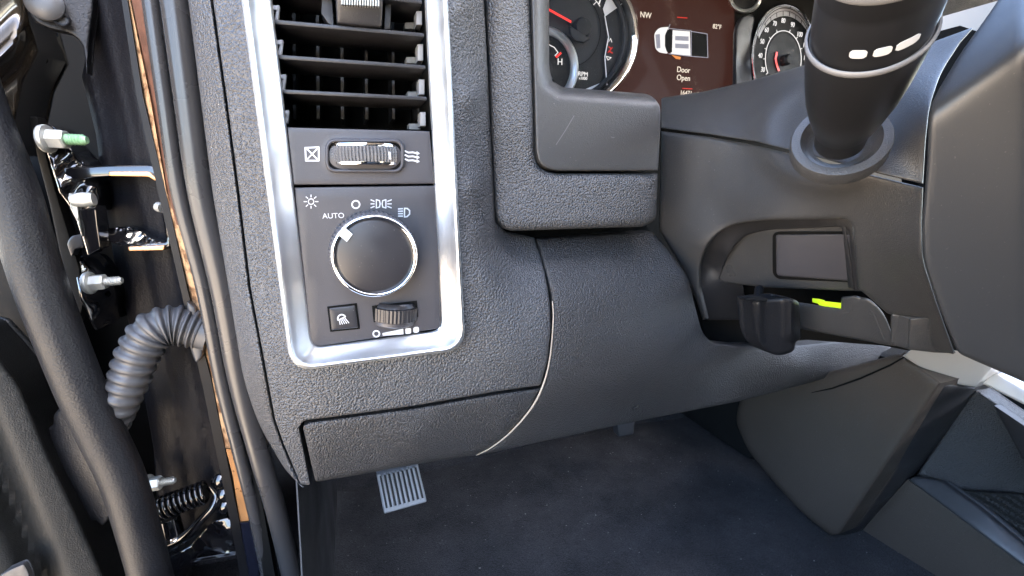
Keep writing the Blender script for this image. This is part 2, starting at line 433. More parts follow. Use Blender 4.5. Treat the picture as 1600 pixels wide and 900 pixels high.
# ------------------------------------------------------------------ setting
def grid_bm(x0, x1, y0, y1, nx, ny, zf):
    bm = bmesh.new(); G = [[bm.verts.new((x0 + (x1-x0)*i/nx, y0 + (y1-y0)*j/ny, zf(x0 + (x1-x0)*i/nx, y0 + (y1-y0)*j/ny))) for i in range(nx+1)] for j in range(ny+1)]
    for j in range(ny):
        for i in range(nx): bm.faces.new((G[j][i], G[j][i+1], G[j+1][i+1], G[j+1][i]))
    return bm
FZ = -.43
tag(obj('ground', grid_bm(-60, 60, -60, 60, 4, 4, lambda x, y: -1.15), M['ground']), 'pale tan concrete outside the truck', 'ground', kind='structure')
def cz(x, y):
    z = FZ + .006 * math.sin(9*x+2) * math.sin(7*y) + .003 * math.sin(31*x) * math.sin(23*y+1)
    t = max(0, y - .62); z += t * .9 + min(1, t/.1) * 0
    s = max(0, -.02 - x); z += s * s * 8
    return z
tag(obj('carpet_floor', grid_bm(-.16, 1.44, -1.0, 1.05, 90, 100, cz), M['carpet']), 'dark navy carpet in the footwell under the dashboard', 'carpet', kind='structure')
cab = thing('cab_shell', 'roof and firewall of the truck cab closing in above the footwell', 'cab', (0, 0, FZ))
obj('roof', box_bm(.10, 1.4, -1.6, .10, .50, .54, bev=.01), M['roof'], cab)
obj('front_pillar', tube_bm([Vector((-.13, .95, .12)), Vector((-.06, .60, .30)), Vector((.06, .16, .50)), Vector((.10, -.1, .52)), Vector((.10, -1.6, .52))], .035), M['roof'], cab)
obj('dash_top', box_bm(-.13, 1.44, .46, 1.0, .17, .19, bev=.005), M['black'], cab)
obj('cluster_brow', box_bm(.02, .75, .29, .47, .205, .225, bev=.008), M['leather'], cab)
obj('side_wall', box_bm(-.16, -.13, .46, 1.0, FZ - .1, .17), M['black'], cab)
obj('dash_core', box_bm(.22, 1.44, .55, .98, -.26, .17), M['black'], cab)
obj('firewall', box_bm(-.16, 1.5, .98, 1.0, FZ - .1, .14), M['black'], cab)
obj('floor_pan', box_bm(-.16, 1.5, -1.6, 1.0, FZ - .12, FZ - .06), M['black'], cab)
obj('rear_wall', box_bm(-.16, 1.5, -1.64, -1.60, FZ - .1, .5), M['black'], cab)
obj('rear_door', box_bm(-.22, -.16, -1.62, -.55, FZ - .14, .04, bev=.01), M['void'], cab)
obj('middle_pillar', hexa_bm([(-.20, -.68, .04), (-.16, -.68, .04), (-.16, -.68, .0), (-.20, -.68, .0), (-.20, -.52, .04), (-.16, -.52, .04), (-.16, -.52, .0), (-.20, -.52, .0)]), M['void'], cab)
obj('sill', box_bm(-.19, -.16, -1.6, .30, FZ - .14, FZ + .03, bev=.01), M['gloss'], cab)
seat = thing('driver_seat', 'black driver seat behind the camera', 'seat', (.35, -.6, FZ))
obj('cushion', box_bm(.06, .62, -.95, -.30, FZ + .12, -.12, bev=.05), M['leather_fine'], seat)
obj('backrest', box_bm(.06, .62, -1.1, -.92, -.12, .45, bev=.05), M['leather_fine'], seat)
obj('seat_base', box_bm(.10, .58, -.95, -.36, FZ, FZ + .125, bev=.01), M['black'], seat)
obj('far_pillar', box_bm(1.38, 1.46, .66, .80, -.1, .7, bev=.01), M['roof'], cab)
obj('door_panel', box_bm(1.44, 1.50, -1.6, .9, FZ, .02, bev=.01), M['black'], cab)

# ------------------------------------------------------------------ dashboard
dash = thing('dashboard', 'black grained dashboard with silver bezel and knee panel left of the steering column', 'dashboard', (0, .34, -.2))
patch('side_trim', [(284, -80), (320, -80), (330, 0), (351, 150), (371, 300), (389, 450), (415, 590), (427, 655), (440, 692), (467, 757, 3), (476, 764, 6), (447, 737, 20), (404, 664, 30), (380, 592, 30), (357, 450), (332, 300), (313, 150), (294, 0)],
      [(290, -80, .301), (323, -80, .286), (294, 0, .301), (330, 0, .286), (332, 300, .300), (371, 300, .285), (357, 450, .300), (389, 450, .286), (380, 592, .304), (415, 590, .288), (447, 737, .316), (467, 757, .305)],
      M['leather'], dash, r=9, th=.02, step=10)
patch('upper_panel', [(323, -80), (333, 0), (354, 150), (374, 300), (392, 450), (418, 590), (430, 655), (443, 692), (470, 757, 3), (485, 758, 4), (477, 715), (467, 668, 3), (474, 657, 6), (560, 646), (647, 634), (780, 611), (844, 602, 3), (855, 565), (860, 520), (860, 480), (856, 450), (846, 405), (834, 371, 3), (792, 363), (774, 348), (771, 290), (764, 150), (756, 0), (752, -80), (686, -80), (694, 0), (706, 280), (716, 500, 30), (706, 541, 20), (480, 570, 20), (462, 560, 12), (440, 422), (420, 280), (386, 0), (376, -80)],
      [(333, 0, .287), (377, 0, .281), (333, 300, .287) and (374, 300, .286), (411, 280, .281), (431, 422, .281), (392, 450, .286), (418, 590, .288), (452, 560, .281),
       (430, 655, .293), (470, 750, .305), (485, 755, .303), (478, 660, .287), (560, 610, .2815), (560, 646, .284), (647, 634, .284), (640, 590, .281), (780, 611, .285), (844, 602, .287), (850, 565, .284),
       (700, 0, .281), (720, 0, .281), (738, 0, .289), (756, 0, .303), (706, 150, .281), (727, 150, .281), (746, 150, .289), (764, 150, .305), (715, 290, .281), (734, 290, .281), (752, 290, .290), (771, 290, .308),
       (719, 360, .281), (748, 362, .286), (790, 366, .314), (834, 372, .326), (722, 430, .280), (760, 430, .283), (810, 430, .297), (853, 430, .299), (725, 495, .280), (770, 495, .280), (815, 490, .284), (860, 490, .287), (720, 545, .281), (790, 560, .280), (600, 570, .281)],
      M['leather'], dash, r=4, th=.015, step=8)
patch('fuse_cover', [(473, 666, 5), (482, 660, 5), (647, 638), (780, 615), (846, 606, 3), (828, 638, 10), (797, 673, 14), (766, 699, 14), (743, 711, 3), (640, 727), (560, 742), (493, 753, 5)],
      [(475, 665, .2875), (647, 638, .286), (846, 606, .2895), (485, 705, .291), (650, 685, .290), (800, 655, .292), (492, 745, .299), (640, 720, .300), (743, 708, .305)],
      M['leather_fine'], dash, r=7, th=.02, step=8)
patch('knee_bolster', [(838, 373, 3), (930, 368), (1018, 361, 4), (1048, 396), (1074, 431, 12), (1085, 475, 20), (1097, 520, 16), (1112, 536, 16), (1150, 541), (1250, 539), (1345, 530), (1365, 534), (1414, 548), (1336, 577, 30), (1269, 597), (1155, 627), (1000, 657), (860, 687), (746, 712, 2), (769, 700, 14), (800, 675, 14), (831, 639, 14), (850, 604, 10), (860, 560, 10), (865, 500, 20), (862, 460, 14), (849, 410, 14)],
      [(838, 372, .327), (930, 366, .330), (1018, 360, .335), (850, 410, .306), (940, 405, .309), (1045, 398, .315), (860, 455, .291), (955, 450, .294), (1074, 432, .302),
       (863, 495, .287), (960, 490, .289), (1088, 490, .297), (858, 560, .287), (965, 560, .289), (1100, 560, .296), (1110, 537, .300), (1250, 541, .318), (1250, 570, .312), (1350, 533, .342), (1345, 560, .336), (1405, 548, .358),
       (850, 605, .290), (965, 610, .297), (1100, 605, .304), (1270, 594, .324), (745, 711, .310), (860, 687, .313), (1000, 656, .320), (1155, 626, .330)],
      M['leather_fine'], dash, r=6, th=.012, step=9)
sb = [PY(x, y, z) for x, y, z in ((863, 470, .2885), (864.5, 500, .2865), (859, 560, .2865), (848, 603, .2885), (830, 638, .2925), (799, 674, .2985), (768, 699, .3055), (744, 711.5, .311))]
obj('seam_highlight', tube_bm(crom(sb, 60), lambda t: .0003 + .0004 * math.sin(math.pi * min(.98, t)), 8), M['edge_highlight'], dash)  # thin strip painting the light that the seam edge catches
patch('cluster_trim', [(753, -80), (759, 0), (767, 150), (773, 290), (777, 345, 16), (792, 361, 12), (1008, 354, 10), (1025, 343, 12), (1028, 271, 2), (864, 271, 14), (840, 262, 24), (835, 235, 6), (828, 0), (825, -80)],
      [(753, -80, .305), (825, -80, .301), (759, 0, .304), (775, 0, .300), (828, 0, .301), (773, 290, .304), (800, 200, .300), (835, 235, .301), (800, 330, .300), (1000, 330, .301), (1000, 272, .301), (1025, 343, .304), (864, 271, .301)],
      M['leather'], dash, r=13, th=.04, step=8)
patch('cluster_hood', [(828, -80), (858, -80), (858, 0), (858, 100), (861, 122, 12), (876, 136, 14), (1016, 147, 14), (1032, 164, 12), (1032, 200), (1028, 267, 2), (866, 267, 12), (843, 258, 22), (838, 235, 6), (831, 0)],
      .301,
      M['plastic'], dash, r=3, th=.06, step=5, edges=[([(859, -80), (859, 100), (864, 126), (878, 136), (1018, 147)], 22, .024)])
# backing behind the seams, so that the gaps between panels read dark
patch('inner_frame', [(335, -60), (372, -60), (395, 150), (430, 420), (455, 575), (715, 545), (722, 400), (708, 150), (700, -60), (838, -60), (842, 235), (870, 262), (1005, 265), (1010, 350), (1060, 470), (1080, 570), (880, 640), (760, 690), (500, 735), (470, 715), (425, 600), (385, 450), (345, 150)],
      [(335, -60, .305), (470, 715, .335), (760, 690, .345), (830, 375, .345), (1010, 350, .355), (1080, 570, .33), (800, 0, .325), (600, 600, .30)], M['black'], dash, r=0, th=.004, step=24)
for a, b, c in (((869, 226), (884, 203), (897, 181)), ((955, 214), (958, 215), (960, 215))): decal('scratch', stroke((a, b, c), .9), .3010, M['scuff'], dash, h=.00005, lift=.00005)
# silver bezel
def bez(c, Y, rr):
    (tl, tr, br, bl) = c
    P = fillet([(*tl, rr[0]), (*tr, rr[0]), (*br, rr[1]), (*bl, rr[2])], 4000)
    # resample so that every loop has the same count
    L = [0]; n = len(P)
    for i in range(n): L.append(L[-1] + (P[(i+1) % n] - P[i]).length)
    return P, L
def bezloop(c, Y, rr):
    out = []
    tl, tr, br, bl = [Vector(q) for q in c]
    def seg(a, b, n): return [a.lerp(b, i / n) for i in range(n)]
    def corner(a, b, c_, r, n=10):
        u = (a - b).normalized() * r; v = (c_ - b).normalized() * r
        return [(b+u)*(1-t)**2 + b*2*t*(1-t) + (b+v)*t*t for t in [i/n for i in range(n+1)]]
    C = [corner(bl, tl, tr, rr[0]), corner(tl, tr, br, rr[0]), corner(tr, br, bl, rr[1]), corner(br, bl, tl, rr[2])]
    pts = []
    for i in range(4):
        pts += C[i]; pts += seg(C[i][-1], C[(i+1) % 4][0], 14)[1:]
    return [PY(p.x, p.y, Y) for p in pts]
def lerpc(a, b, t): return [tuple(Vector(p).lerp(Vector(q), t)) for p, q in zip(a, b)]
OUT = [(352, -200), (689, -200), (727, 546), (455, 580)]
INN = [(401, -200), (654, -200), (691, 516), (487, 544)]
lp = []
for t, Y in ((-.03, .287), (-.02, .2775), (.02, .2745), (.10, .2735), (.18, .2742), (.24, .2758), (.45, .2795), (.7, .2830), (.9, .2852), (1.0, .2865), (1.03, .292)):
    lp.append(bezloop(lerpc(OUT, INN, t), Y, (30, 34 - 16*t, 38 - 18*t)))
obj('silver_bezel', loops_bm(lp), M['satin'], dash, sharp=60)

# ------------------------------------------------------------------ air vent
vent = thing('air_vent', 'black slatted air vent with knurled wheel inside the silver bezel', 'air vent', (-.02, .32, .05))
v = bmesh.new()
def ventloop(Y, d): return [PY(*p, Y) for p in ((401 + d, -200), (654 - d, -200), (673 - d, 203), (446 + d, 197))]
def flat_loop(P, Y): return [Vector((p.x, Y, p.z)) for p in P]
L0 = ventloop(.289, -2)
obj('housing', loops_bm([L0, flat_loop(L0, .375)], cap=True), M['black'], vent, sharp=20)
def slat(fl, fr, Y0=.2895, d=.036, t=.0022, drop=.000, mat='slat'):
    a = PY(*fl, Y0); b = PY(*fr, Y0); up = Vector((0, 0, t)); bk = Vector((0, d, -drop))
    bm = hexa_bm([a + up, b + up, b, a, a + up*.8 + bk, b + up*.8 + bk, b + bk, a + bk], bev=.0006)
    return bm
SL = [((424, 37), (664, 58)), ((431, 92), (666, 108)), ((437, 146), (668, 157)), ((420, -20), (661, 6)), ((412, -80), (657, -48))]
for fl, fr in SL:
    o = obj('slat', slat((fl[0]+3, fl[1]), (fr[0]-1, fr[1])), M['slat'], vent)
for k, x in enumerate((455, 492, 530, 568, 610, 650)):
    a = PY(x, -120, .334); b = PY(x + 3, 186, .334)
    obj('vane', hexa_bm([a, a + Vector((.0018, 0, 0)), b + Vector((.0018, 0, 0)), b, a + Vector((0, .03, 0)), a + Vector((.0018, .03, 0)), b + Vector((.0018, .03, 0)), b + Vector((0, .03, 0))]), M['slat'], vent)
bm = bmesh.new()
for (x, y0, y1) in ((433, 8, 34), (438, 62, 89), (443, 116, 142), (448, 172, 192)):
    patch_bm(quad(x, (y0 + y1) / 2, 5, y1 - y0, .1), .293, r=1.2, th=.004, step=30, bm=bm)
    patch_bm(quad(x - 3, y0 + 4, 8, 7, .1), .292, r=1.2, th=.004, step=30, bm=bm)
obj('linkage', bm, M['silver'], vent)
bm = bmesh.new()
for (x, y, h_) in ((655, 28, 22), (657, 82, 26), (659, 136, 24), (661, 186, 22)):
    patch_bm(quad(x, y, 9, h_), .296, r=1.5, th=.01, step=30, bm=bm)
    patch_bm(quad(x - 13, y + 12, 18, 10), .312, r=1, th=.01, step=30, bm=bm)
obj('pivot_tab', bm, M['rib'], vent)
bm = patch_bm([(522, -60, 4), (600, -56, 4), (597, 43, 5), (526, 37, 5)], [(522, -60, .279), (600, -56, .279), (560, 0, .281), (526, 37, .288), (597, 43, .288)], r=4, th=.016, step=8)
kn = obj('vent_tab', bm, M['slat'], vent)
bm = bmesh.new()
for i in range(15):
    x = 533 + i * 4.1; patch_bm([(x, -30), (x + 2.2, -30), (x + 2.2, 7 + i*.2), (x, 7 + i*.2)], .2795, r=.6, th=.003, step=40, bm=bm)
obj('ribbing', bm, M['steel'], kn)
patch('slider_arm', [(505, -40), (516, -40), (522, 42), (512, 36), (502, 20)], .296, M['slat'], vent, r=1, th=.01, step=20)
patch('slider_arm', [(604, -40), (612, -40), (610, 45), (600, 46)], .296, M['slat'], vent, r=1, th=.01, step=20)
# vent wheel panel
PYN = .2865
cp = patch('control_panel', [(449, 199), (671, 205), (679, 287), (459, 289)], PYN, M['panel'], vent, r=2, th=.012, step=6, bump=lambda x, y: -.0022 * max(0, 1 - ((x - 570) / 72) ** 4 - ((y - 243.5 - .006*(x-570)) / 36) ** 2) ** 2)
def rr_loop(cx, cy, hw, hh, rad, Y, n=10):
    P = fillet([(cx-hw, cy-hh, rad), (cx+hw, cy-hh, rad), (cx+hw, cy+hh, rad), (cx-hw, cy+hh, rad)], 400)
    return P
def rr_ring(cx, cy, specs, skew=0.0):
    loops = []
    for hw, hh, rad, Y in specs:
        pts = []
        for sx, sy, a0 in ((1, 1, 0), (-1, 1, 90), (-1, -1, 180), (1, -1, 270)):
            for i in range(10):
                a = math.radians(a0 + 90 * i / 9)
                pts.append((cx + sx*(hw-rad) + rad*math.cos(a), cy + sy*(hh-rad) + rad*math.sin(a) + skew*(sx*(hw-rad) + rad*math.cos(a))))
        loops.append([PY(x, y, Y) for x, y in pts])
    return loops
obj('wheel_surround', loops_bm(rr_ring(570, 243.5, [(62, 27, 16, PYN - .0004), (60.5, 25.5, 14, PYN - .0024), (58.5, 23.5, 13, PYN - .0027), (56.5, 21.5, 11, PYN - .0022), (55, 20, 10, PYN + .003)], .006), True), M['panel'], cp, sharp=70)
obj('wheel_slot', loops_bm(rr_ring(570, 243.5, [(57, 22, 11, PYN - .0008), (20, 8, 3, PYN - .0007)], .006), cap=True), M['black'], cp)
wc = PY(570, 244, PYN + .0165); wr = .0252
zh = (PY(570, 227, PYN - .006) - PY(570, 262, PYN - .006)).length / 2
def knurl(nt_, amp): return lambda a, k, i: 1 + amp * (1 if (i % 2) else -1) * (1 if (k % 2) else .3)
prof = [(wr * .88, -zh * .70)] + [(wr * (1.0 - .025 * (abs(j - 6) / 6) ** 2), zh * .70 * (j - 6) / 6) for j in range(13)] + [(wr * .88, zh * .70)]
ow = obj('thumb_wheel', lathe_bm(prof, wc, (0, 0, 1), 320, rf=lambda a, k, i: 1 + .028 * (1 if (i // 2) % 2 else -1) * (1 if k % 2 else .1)), M['wheel'], vent, sharp=30)
for s in (-1, 1):
    pr = [(wr*.86, s*zh*.98), (wr*.955, s*zh*.95), (wr*.965, s*zh*.86), (wr*.965, s*zh*.72), (wr*.90, s*zh*.70)]
    obj('wheel_rim', lathe_bm(pr, wc, (0, 0, 1), 120), M['chrome'], ow)
decal('wheel_mark', [quad(609, 243, 3, 12, -.1)], PYN - .0066, M['white'], ow, h=.0006)
# closed-vent symbol and air waves
box_sq = [(477, 231), (498, 230), (498, 251), (478, 251)]
decal('closed_symbol', stroke(box_sq, 2.6, True) + stroke([(479, 232), (497, 250)], 2.2) + stroke([(497, 231), (479, 250)], 2.2), PYN, M['white'], cp)
wv = []
for k in range(3):
    y = 237 + k * 6.2; wv += stroke([(633, y - 1), (638, y + 1.4), (645, y + 1.0), (650, y + 2.2), (654, y + 2.8)], 2.6)
    wv += [[(651, y - 1), (656, y + 3), (651, y + 5.5)]]
decal('airflow_symbol', wv, PYN, M['white'], cp)

# ------------------------------------------------------------------ headlight switch
HS = thing('headlight_switch', 'dark headlight switch panel with big round knob below the air vent', 'headlight switch', (0, .3, -.05))
hp = patch('switch_plate', [(460, 293), (681, 290), (689, 500, 6), (688, 513, 14), (500, 541, 10), (487, 540, 14), (484, 525, 6)], PYN, M['panel'], HS, r=2.5, th=.012, step=16)
KC = PY(583.5, 394, PYN); kr = (PY(583.5 + 69, 402, .2665) - PY(583.5, 402, .2665)).length * .985
ax = Vector((0, -1, 0))
kb = obj('rotary_knob', lathe_bm([(kr*1.02, -.001), (kr*1.02, .004), (kr*1.0, .0135), (kr*.95, .0150)], KC, ax, 240, rf=lambda a, k, i: 1 + (.014 if (i // 2) % 2 else -.012) if k < 3 else 1), M['panel'], HS, sharp=30)
obj('chrome_ring', lathe_bm([(kr*.965, .0138), (kr*.978, .0165), (kr*.965, .0192), (kr*.93, .0202), (kr*.895, .0200), (kr*.875, .0186), (kr*.865, .0165)], KC, ax, 128, cap=False), M['chrome'], kb, sharp=80)
obj('knob_face', lathe_bm([(kr*.885, .0165), (kr*.872, .0186), (kr*.80, .0190), (kr*.5, .0200), (kr*.2, .0205), (kr*.02, .0206)], KC, ax, 96), M['knob'], kb, sharp=70)
decal('pointer', [[(537, 354), (551, 366), (542, 378), (529, 367)]], .2665, M['white'], kb, h=.0006, lift=.0006)
ad_ = lambda n, p: decal(n, p, PYN, M['white'], hp)
text('auto_lettering', 'AUTO', 521, 337.5, 8, PYN, M['white'], hp)
ad_('off_symbol', ringband(556, 319.5, 7, 7, 2.2))
pk = []
for s, cx in ((-1, 589), (1, 602)):
    pk += stroke([(cx + s*1, 312), (cx - s*4, 313.5), (cx - s*5, 318.5), (cx - s*4, 323.5), (cx + s*1, 325)], 1.7) + stroke([(cx + s*1, 312), (cx + s*1, 325)], 1.7)
    for dy in (-5, 0, 5): pk += stroke([(cx + s*3.6 if s > 0 else cx - 4.2, 318.5 + dy*.8), (cx + s*9.5, 318.5 + dy*1.25)], 1.7)
ad_('parking_light_symbol', [[(x + (0 if x > 595 else -0), y) for x, y in q] for q in pk])
ad_('low_beam_symbol', stroke([(632, 325.5), (636.5, 325.8), (640, 329), (640, 334.5), (636, 338.5), (632, 339)], 2, True) + [q for k in range(4) for q in stroke([(622.5, 326.5 + k*3.7), (629, 326 + k*3.9)], 2)])
bl = ringband(486, 315, 5, 5, 1.5) + [q for a in range(0, 360, 45) for q in stroke([(486 + 7*math.cos(math.radians(a)), 315 + 7*math.sin(math.radians(a))), (486 + 11*math.cos(math.radians(a)), 315 + 10.5*math.sin(math.radians(a)))], 1.5)]
ad_('lamp_symbol', bl)
# cargo lamp push button
obj('button_well', loops_bm([[PY(x, y, PYN - .0004) for x, y in ((511, 479), (557.5, 473.5), (562.5, 514), (516, 518.5))], [PY(x, y, PYN - .0005) for x, y in ((520, 487), (550, 483), (553, 506), (524, 509))]], cap=True), M['black'], hp)
bt = patch('push_button', [(514, 481.5, 2), (555, 476.5, 2), (560, 512, 2), (518, 516, 2)], [(514, 481, PYN - .0010), (555, 476, PYN - .0010), (537, 514, PYN - .0022)], M['knob'], HS, r=2, th=.004, step=8)
cl = stroke(arc(534, 498, 6.2, 6.4, 165, 330, 10), 2.2) + stroke([(528.2, 500.5), (539.5, 495)], 1.8)
for k in range(5): cl += stroke([(530.5 + k*2.1, 501.3 - k*1.1), (531.5 + k*3.4, 507 - k*.6)], 1.25)
decal('cargo_lamp_symbol', cl, PYN - .00165, M['white'], bt)
# dimmer thumb wheel
obj('dimmer_slot', loops_bm([[PY(x, y, PYN - .0005) for x, y in ((581, 478), (651.5, 469.5), (653.5, 495), (584, 503.5))], [PY(x, y, PYN - .0006) for x, y in ((600, 482), (640, 478), (641, 490), (600, 495))]], cap=True), M['black'], hp)
dc = PY(617, 487, PYN + .0065); dr = .0150
dz = .0050; tl_ = Vector((.10, 0, 1)).normalized()
dw = obj('dimmer_wheel', lathe_bm([(dr*.90, -dz*.95), (dr*1.0, -dz*.80), (dr*1.0, -dz*.3), (dr, dz*.2), (dr, dz*.7), (dr*1.0, dz*.85), (dr*.9, dz*.98)], dc, tl_, 160, rf=lambda a, k, i: 1 + (.022 if (i // 2) % 2 else -.012) if 1 <= k <= 5 else 1), M['knob'], HS, sharp=60)
obj('wheel_hub', lathe_bm([(dr*.93, dz*.9), (dr*.86, dz*1.35), (dr*.80, dz*1.5), (dr*.66, dz*1.38), (dr*.3, dz*1.2)], dc, tl_, 64), M['knob'], dw)
obj('wheel_base', lathe_bm([(dr*.3, -dz*1.6), (dr*.84, -dz*1.55), (dr*.90, -dz*1.4), (dr*.93, -dz*.93)], dc, tl_, 64), M['panel'], dw)
ad_('dimmer_symbol', ringband(588, 521.5, 6, 5.8, 2.4) + [[(597.5, 520.5), (630, 513.5), (630.5, 522.5), (598, 524.5)], fillet([(633, 513.3, 2), (642, 512.3, 2), (642.5, 521, 2), (633.5, 522, 2)], 50), fillet([(645.5, 511.3, 3.5), (654.5, 510.3, 3.5), (655, 519.5, 3.5), (646, 520.5, 3.5)], 50)])

# ------------------------------------------------------------------ instrument cluster
IC = thing('instrument_cluster', 'gauge cluster behind the hood with tachometer, lit screen and speedometer', 'gauge cluster', (.1, .45, .1))
YC = .42
patch('face', [(790, -120), (1420, -120), (1420, 190), (790, 190)], YC, M['black'], IC, r=0, th=.01, step=120)
tac = patch('tachometer', [tuple(p) for p in arc(868, 52, 130, 126, 0, 352, 44)], YC - .002, M['gauge'], IC, r=0, th=.0015, step=60)
obj('chrome_ring', loops_bm([[PY(868 + rx*math.cos(a), 54 + ry*math.sin(a), y) for a in [2*math.pi*i/96 for i in range(96)]] for rx, ry, y in ((113, 109, YC-.003), (118, 114, YC-.009), (124, 119, YC-.013), (129, 124, YC-.012), (131, 127, YC-.004))]), M['chrome'], tac, sharp=80)
obj('inner_ring', loops_bm([[PY(868 + rx*math.cos(a), 54 + ry*math.sin(a), y) for a in [2*math.pi*i/96 for i in range(96)]] for rx, ry, y in ((104, 101, YC-.0022), (107, 104, YC-.007), (110, 107, YC-.008), (113, 109, YC-.0031))]), M['gauge_in'], tac, sharp=80)
decal('dial_center', [arc(890, 46, 48, 58, 0, 350, 40)], YC - .0022, M['gauge_in'], tac, h=.0006)
decal('dial_rim', ringband(890, 46, 49, 59, 1.4), YC - .0029, M['black'], tac, h=.0008)
decal('dial_marks', stroke(arc(885, 45, 62, 66, -78, 60, 24)[:9], 1.2) + [q for a in (-70, -60, -50, -40) for q in stroke([(885 + 55*math.cos(math.radians(a)), 45 + 58*math.sin(math.radians(a))), (885 + 61*math.cos(math.radians(a)), 45 + 65*math.sin(math.radians(a)))], 1.2)] + stroke([(938, 0), (936, 6)], 2), YC - .0022, M['glow_white'], tac)
decal('silver_corner', [[(948, -2), (969, -4), (968, 8), (945, 24), (942, 14)]], YC - .0024, M['silver'], tac)
decal('silver_corner', [[(915, 139), (942, 128), (949, 142), (946, 150), (915, 146)]], YC - .0024, M['silver'], tac)
decal('warning_window', [[(969, 8), (945, 26), (950, 58), (945, 88), (950, 142), (964, 128), (978, 104), (984, 70), (982, 36)]], YC - .0030, M['gauge'], tac)
decal('window_edge', stroke([(970, 7), (945, 25), (951, 58), (945, 88), (949, 141)], 1.6), YC - .0038, M['silver'], tac)
decal('belt_warning', stroke([(951, 73), (955, 76), (952, 80), (957, 83)], 1.8) + stroke([(957, 74), (950, 82)], 1.6), YC - .0040, M['glow_red'], tac)
decal('arrow_marks', stroke([(947, 88), (955, 90), (950, 94)], 1.1, True) + stroke([(951, 65), (954, 60), (956, 66)], 1.1), YC - .0040, M['glow_white'], tac)
nd = decal('needle', [[(856, 12), (857, 16.5), (892, 36), (893, 32.5)]], YC - .008, M['red'], tac, h=.001)
obj('needle_hub', lathe_bm([(.0088, 0), (.0088, .006), (.0075, .0085), (.002, .009)], PY(906, 46, YC - .003), (0, -1, 0), 40), M['gauge'], tac)
obj('needle_tail', patch_bm([(890, 40), (922, 60), (912, 66), (900, 63), (892, 54)], YC - .0125, r=1, th=.002, step=30), M['gauge_in'], tac)
text('rpm_lettering', 'RPM', 911, 116, 7, YC - .0022, M['glow_white'], tac)
text('rpm_lettering', 'x1000', 911, 122.5, 4.5, YC - .0022, M['glow_white'], tac)
tg = patch('temperature_gauge', [tuple(p) for p in arc(848, 105, 56, 65, 0, 352, 44)], YC - .005, M['gauge'], IC, r=0, th=.002, step=60)
obj('chrome_ring', loops_bm([[PY(848 + rx*math.cos(a), 105 + ry*math.sin(a), y) for a in [2*math.pi*i/80 for i in range(80)]] for rx, ry, y in ((43, 51, YC-.006), (49, 58, YC-.011), (54, 63, YC-.013), (56, 65, YC-.005))]), M['satin'], tg, sharp=80)
text('hot_lettering', 'H', 875, 97, 10, YC - .0052, M['glow_white'], tg)
decal('hot_mark', stroke([(869.5, 89), (876, 83)], 3.2), YC - .0054, M['red'], tg)
decal('scale_line', stroke([(858, 70), (866, 74), (872, 82), (867, 87)], 1.4), YC - .0053, M['glow_white'], tg)
decal('hub', [arc(850, 108, 14, 16, 0, 350, 24)], YC - .0054, M['gauge_in'], tg, h=.003)
# lit screen
sc = patch('screen', [(985, -40), (1147, -40), (1148, 175), (950, 175)], YC - .0012, M['screen'], IC, r=0, th=.0006, step=80)
YS = YC - .0014
text('compass_lettering', 'NW', 1009, 24, 9, YS, M['glow'], sc)
text('temperature_lettering', '82°F', 1120.5, 42, 7, YS, M['glow'], sc)
text('message_lettering', 'Door', 1068, 109.5, 8.5, YS, M['glow'], sc)
text('message_lettering', 'Open', 1068, 122, 8.5, YS, M['glow'], sc)
text('odometer_lettering', '16471 mi', 1077, 146, 7, YS, M['glow'], sc)
for q in (quad(1066, 27.5, 16, 1.6, .08), quad(1074, 138.5, 16, 1.6, .05)): decal('red_mark', [q], YS, M['glow_red'], sc)
tk = [fillet([(1030, 43, 6), (1045, 42, 2), (1043, 84, 2), (1030, 82, 7), (1024, 76, 6), (1022, 52, 8)], 20)]
decal('pickup_picture', tk + [[(1050, 47), (1078, 49), (1079, 87), (1048, 84)]], YS, M['glow_white'], sc)
decal('picture_shade', [[(1024, 54), (1031, 53), (1032, 75), (1026, 76)], [(1055, 56), (1076, 57), (1076, 64), (1055, 63)], [(1055, 68), (1076, 69), (1076, 76), (1055, 75)]], YS - .0004, M['glow_grey'], sc)
decal('picture_windscreen', [[(1043, 46), (1051, 47), (1050, 82), (1042, 81), (1039, 72), (1039, 55)]], YS - .0003, M['black'], sc)
decal('picture_bed', [[(1080, 50), (1105, 54), (1105, 89), (1080, 87)]], YS - .0003, M['black'], sc)
decal('picture_outline', stroke([(1080, 49), (1105, 53), (1106, 90), (1080, 88)], 1.3, True) + stroke([(1044, 45), (1047, 38)], 1.2) + stroke([(1045, 44.5), (1080, 48)], 1.2) + stroke([(1045, 84), (1080, 88)], 1.2), YS - .0006, M['glow_grey'], sc)
decal('open_door_mark', [[(1049, 85.5), (1064, 89), (1063, 93), (1056, 92)]], YS - .0006, M['glow_orange'], sc)
# right small gauge and speedometer
fg = patch('fuel_gauge', [tuple(p) for p in arc(1164, -6, 25, 25, 0, 350, 40)], YC - .003, M['gauge'], IC, r=0, th=.001, step=60)
obj('chrome_ring', loops_bm([[PY(1164 + rx*math.cos(a), -6 + rx*math.sin(a), y) for a in [2*math.pi*i/64 for i in range(64)]] for rx, y in ((20, YC-.004), (22, YC-.010), (25, YC-.011), (27, YC-.003))]), M['satin'], fg, sharp=80)
sp = patch('speedometer', [tuple(p) for p in arc(1226, 92, 50, 83, 0, 352, 44)], YC - .002, M['gauge'], IC, r=0, th=.001, step=60)
obj('chrome_ring', loops_bm([[PY(1226 + rx*math.cos(a), 92 + ry*math.sin(a), y) for a in [2*math.pi*i/96 for i in range(96)]] for rx, ry, y in ((47, 80, YC-.003), (49, 82, YC-.009), (52, 85, YC-.011), (54, 88, YC-.003))]), M['chrome'], sp, sharp=80)
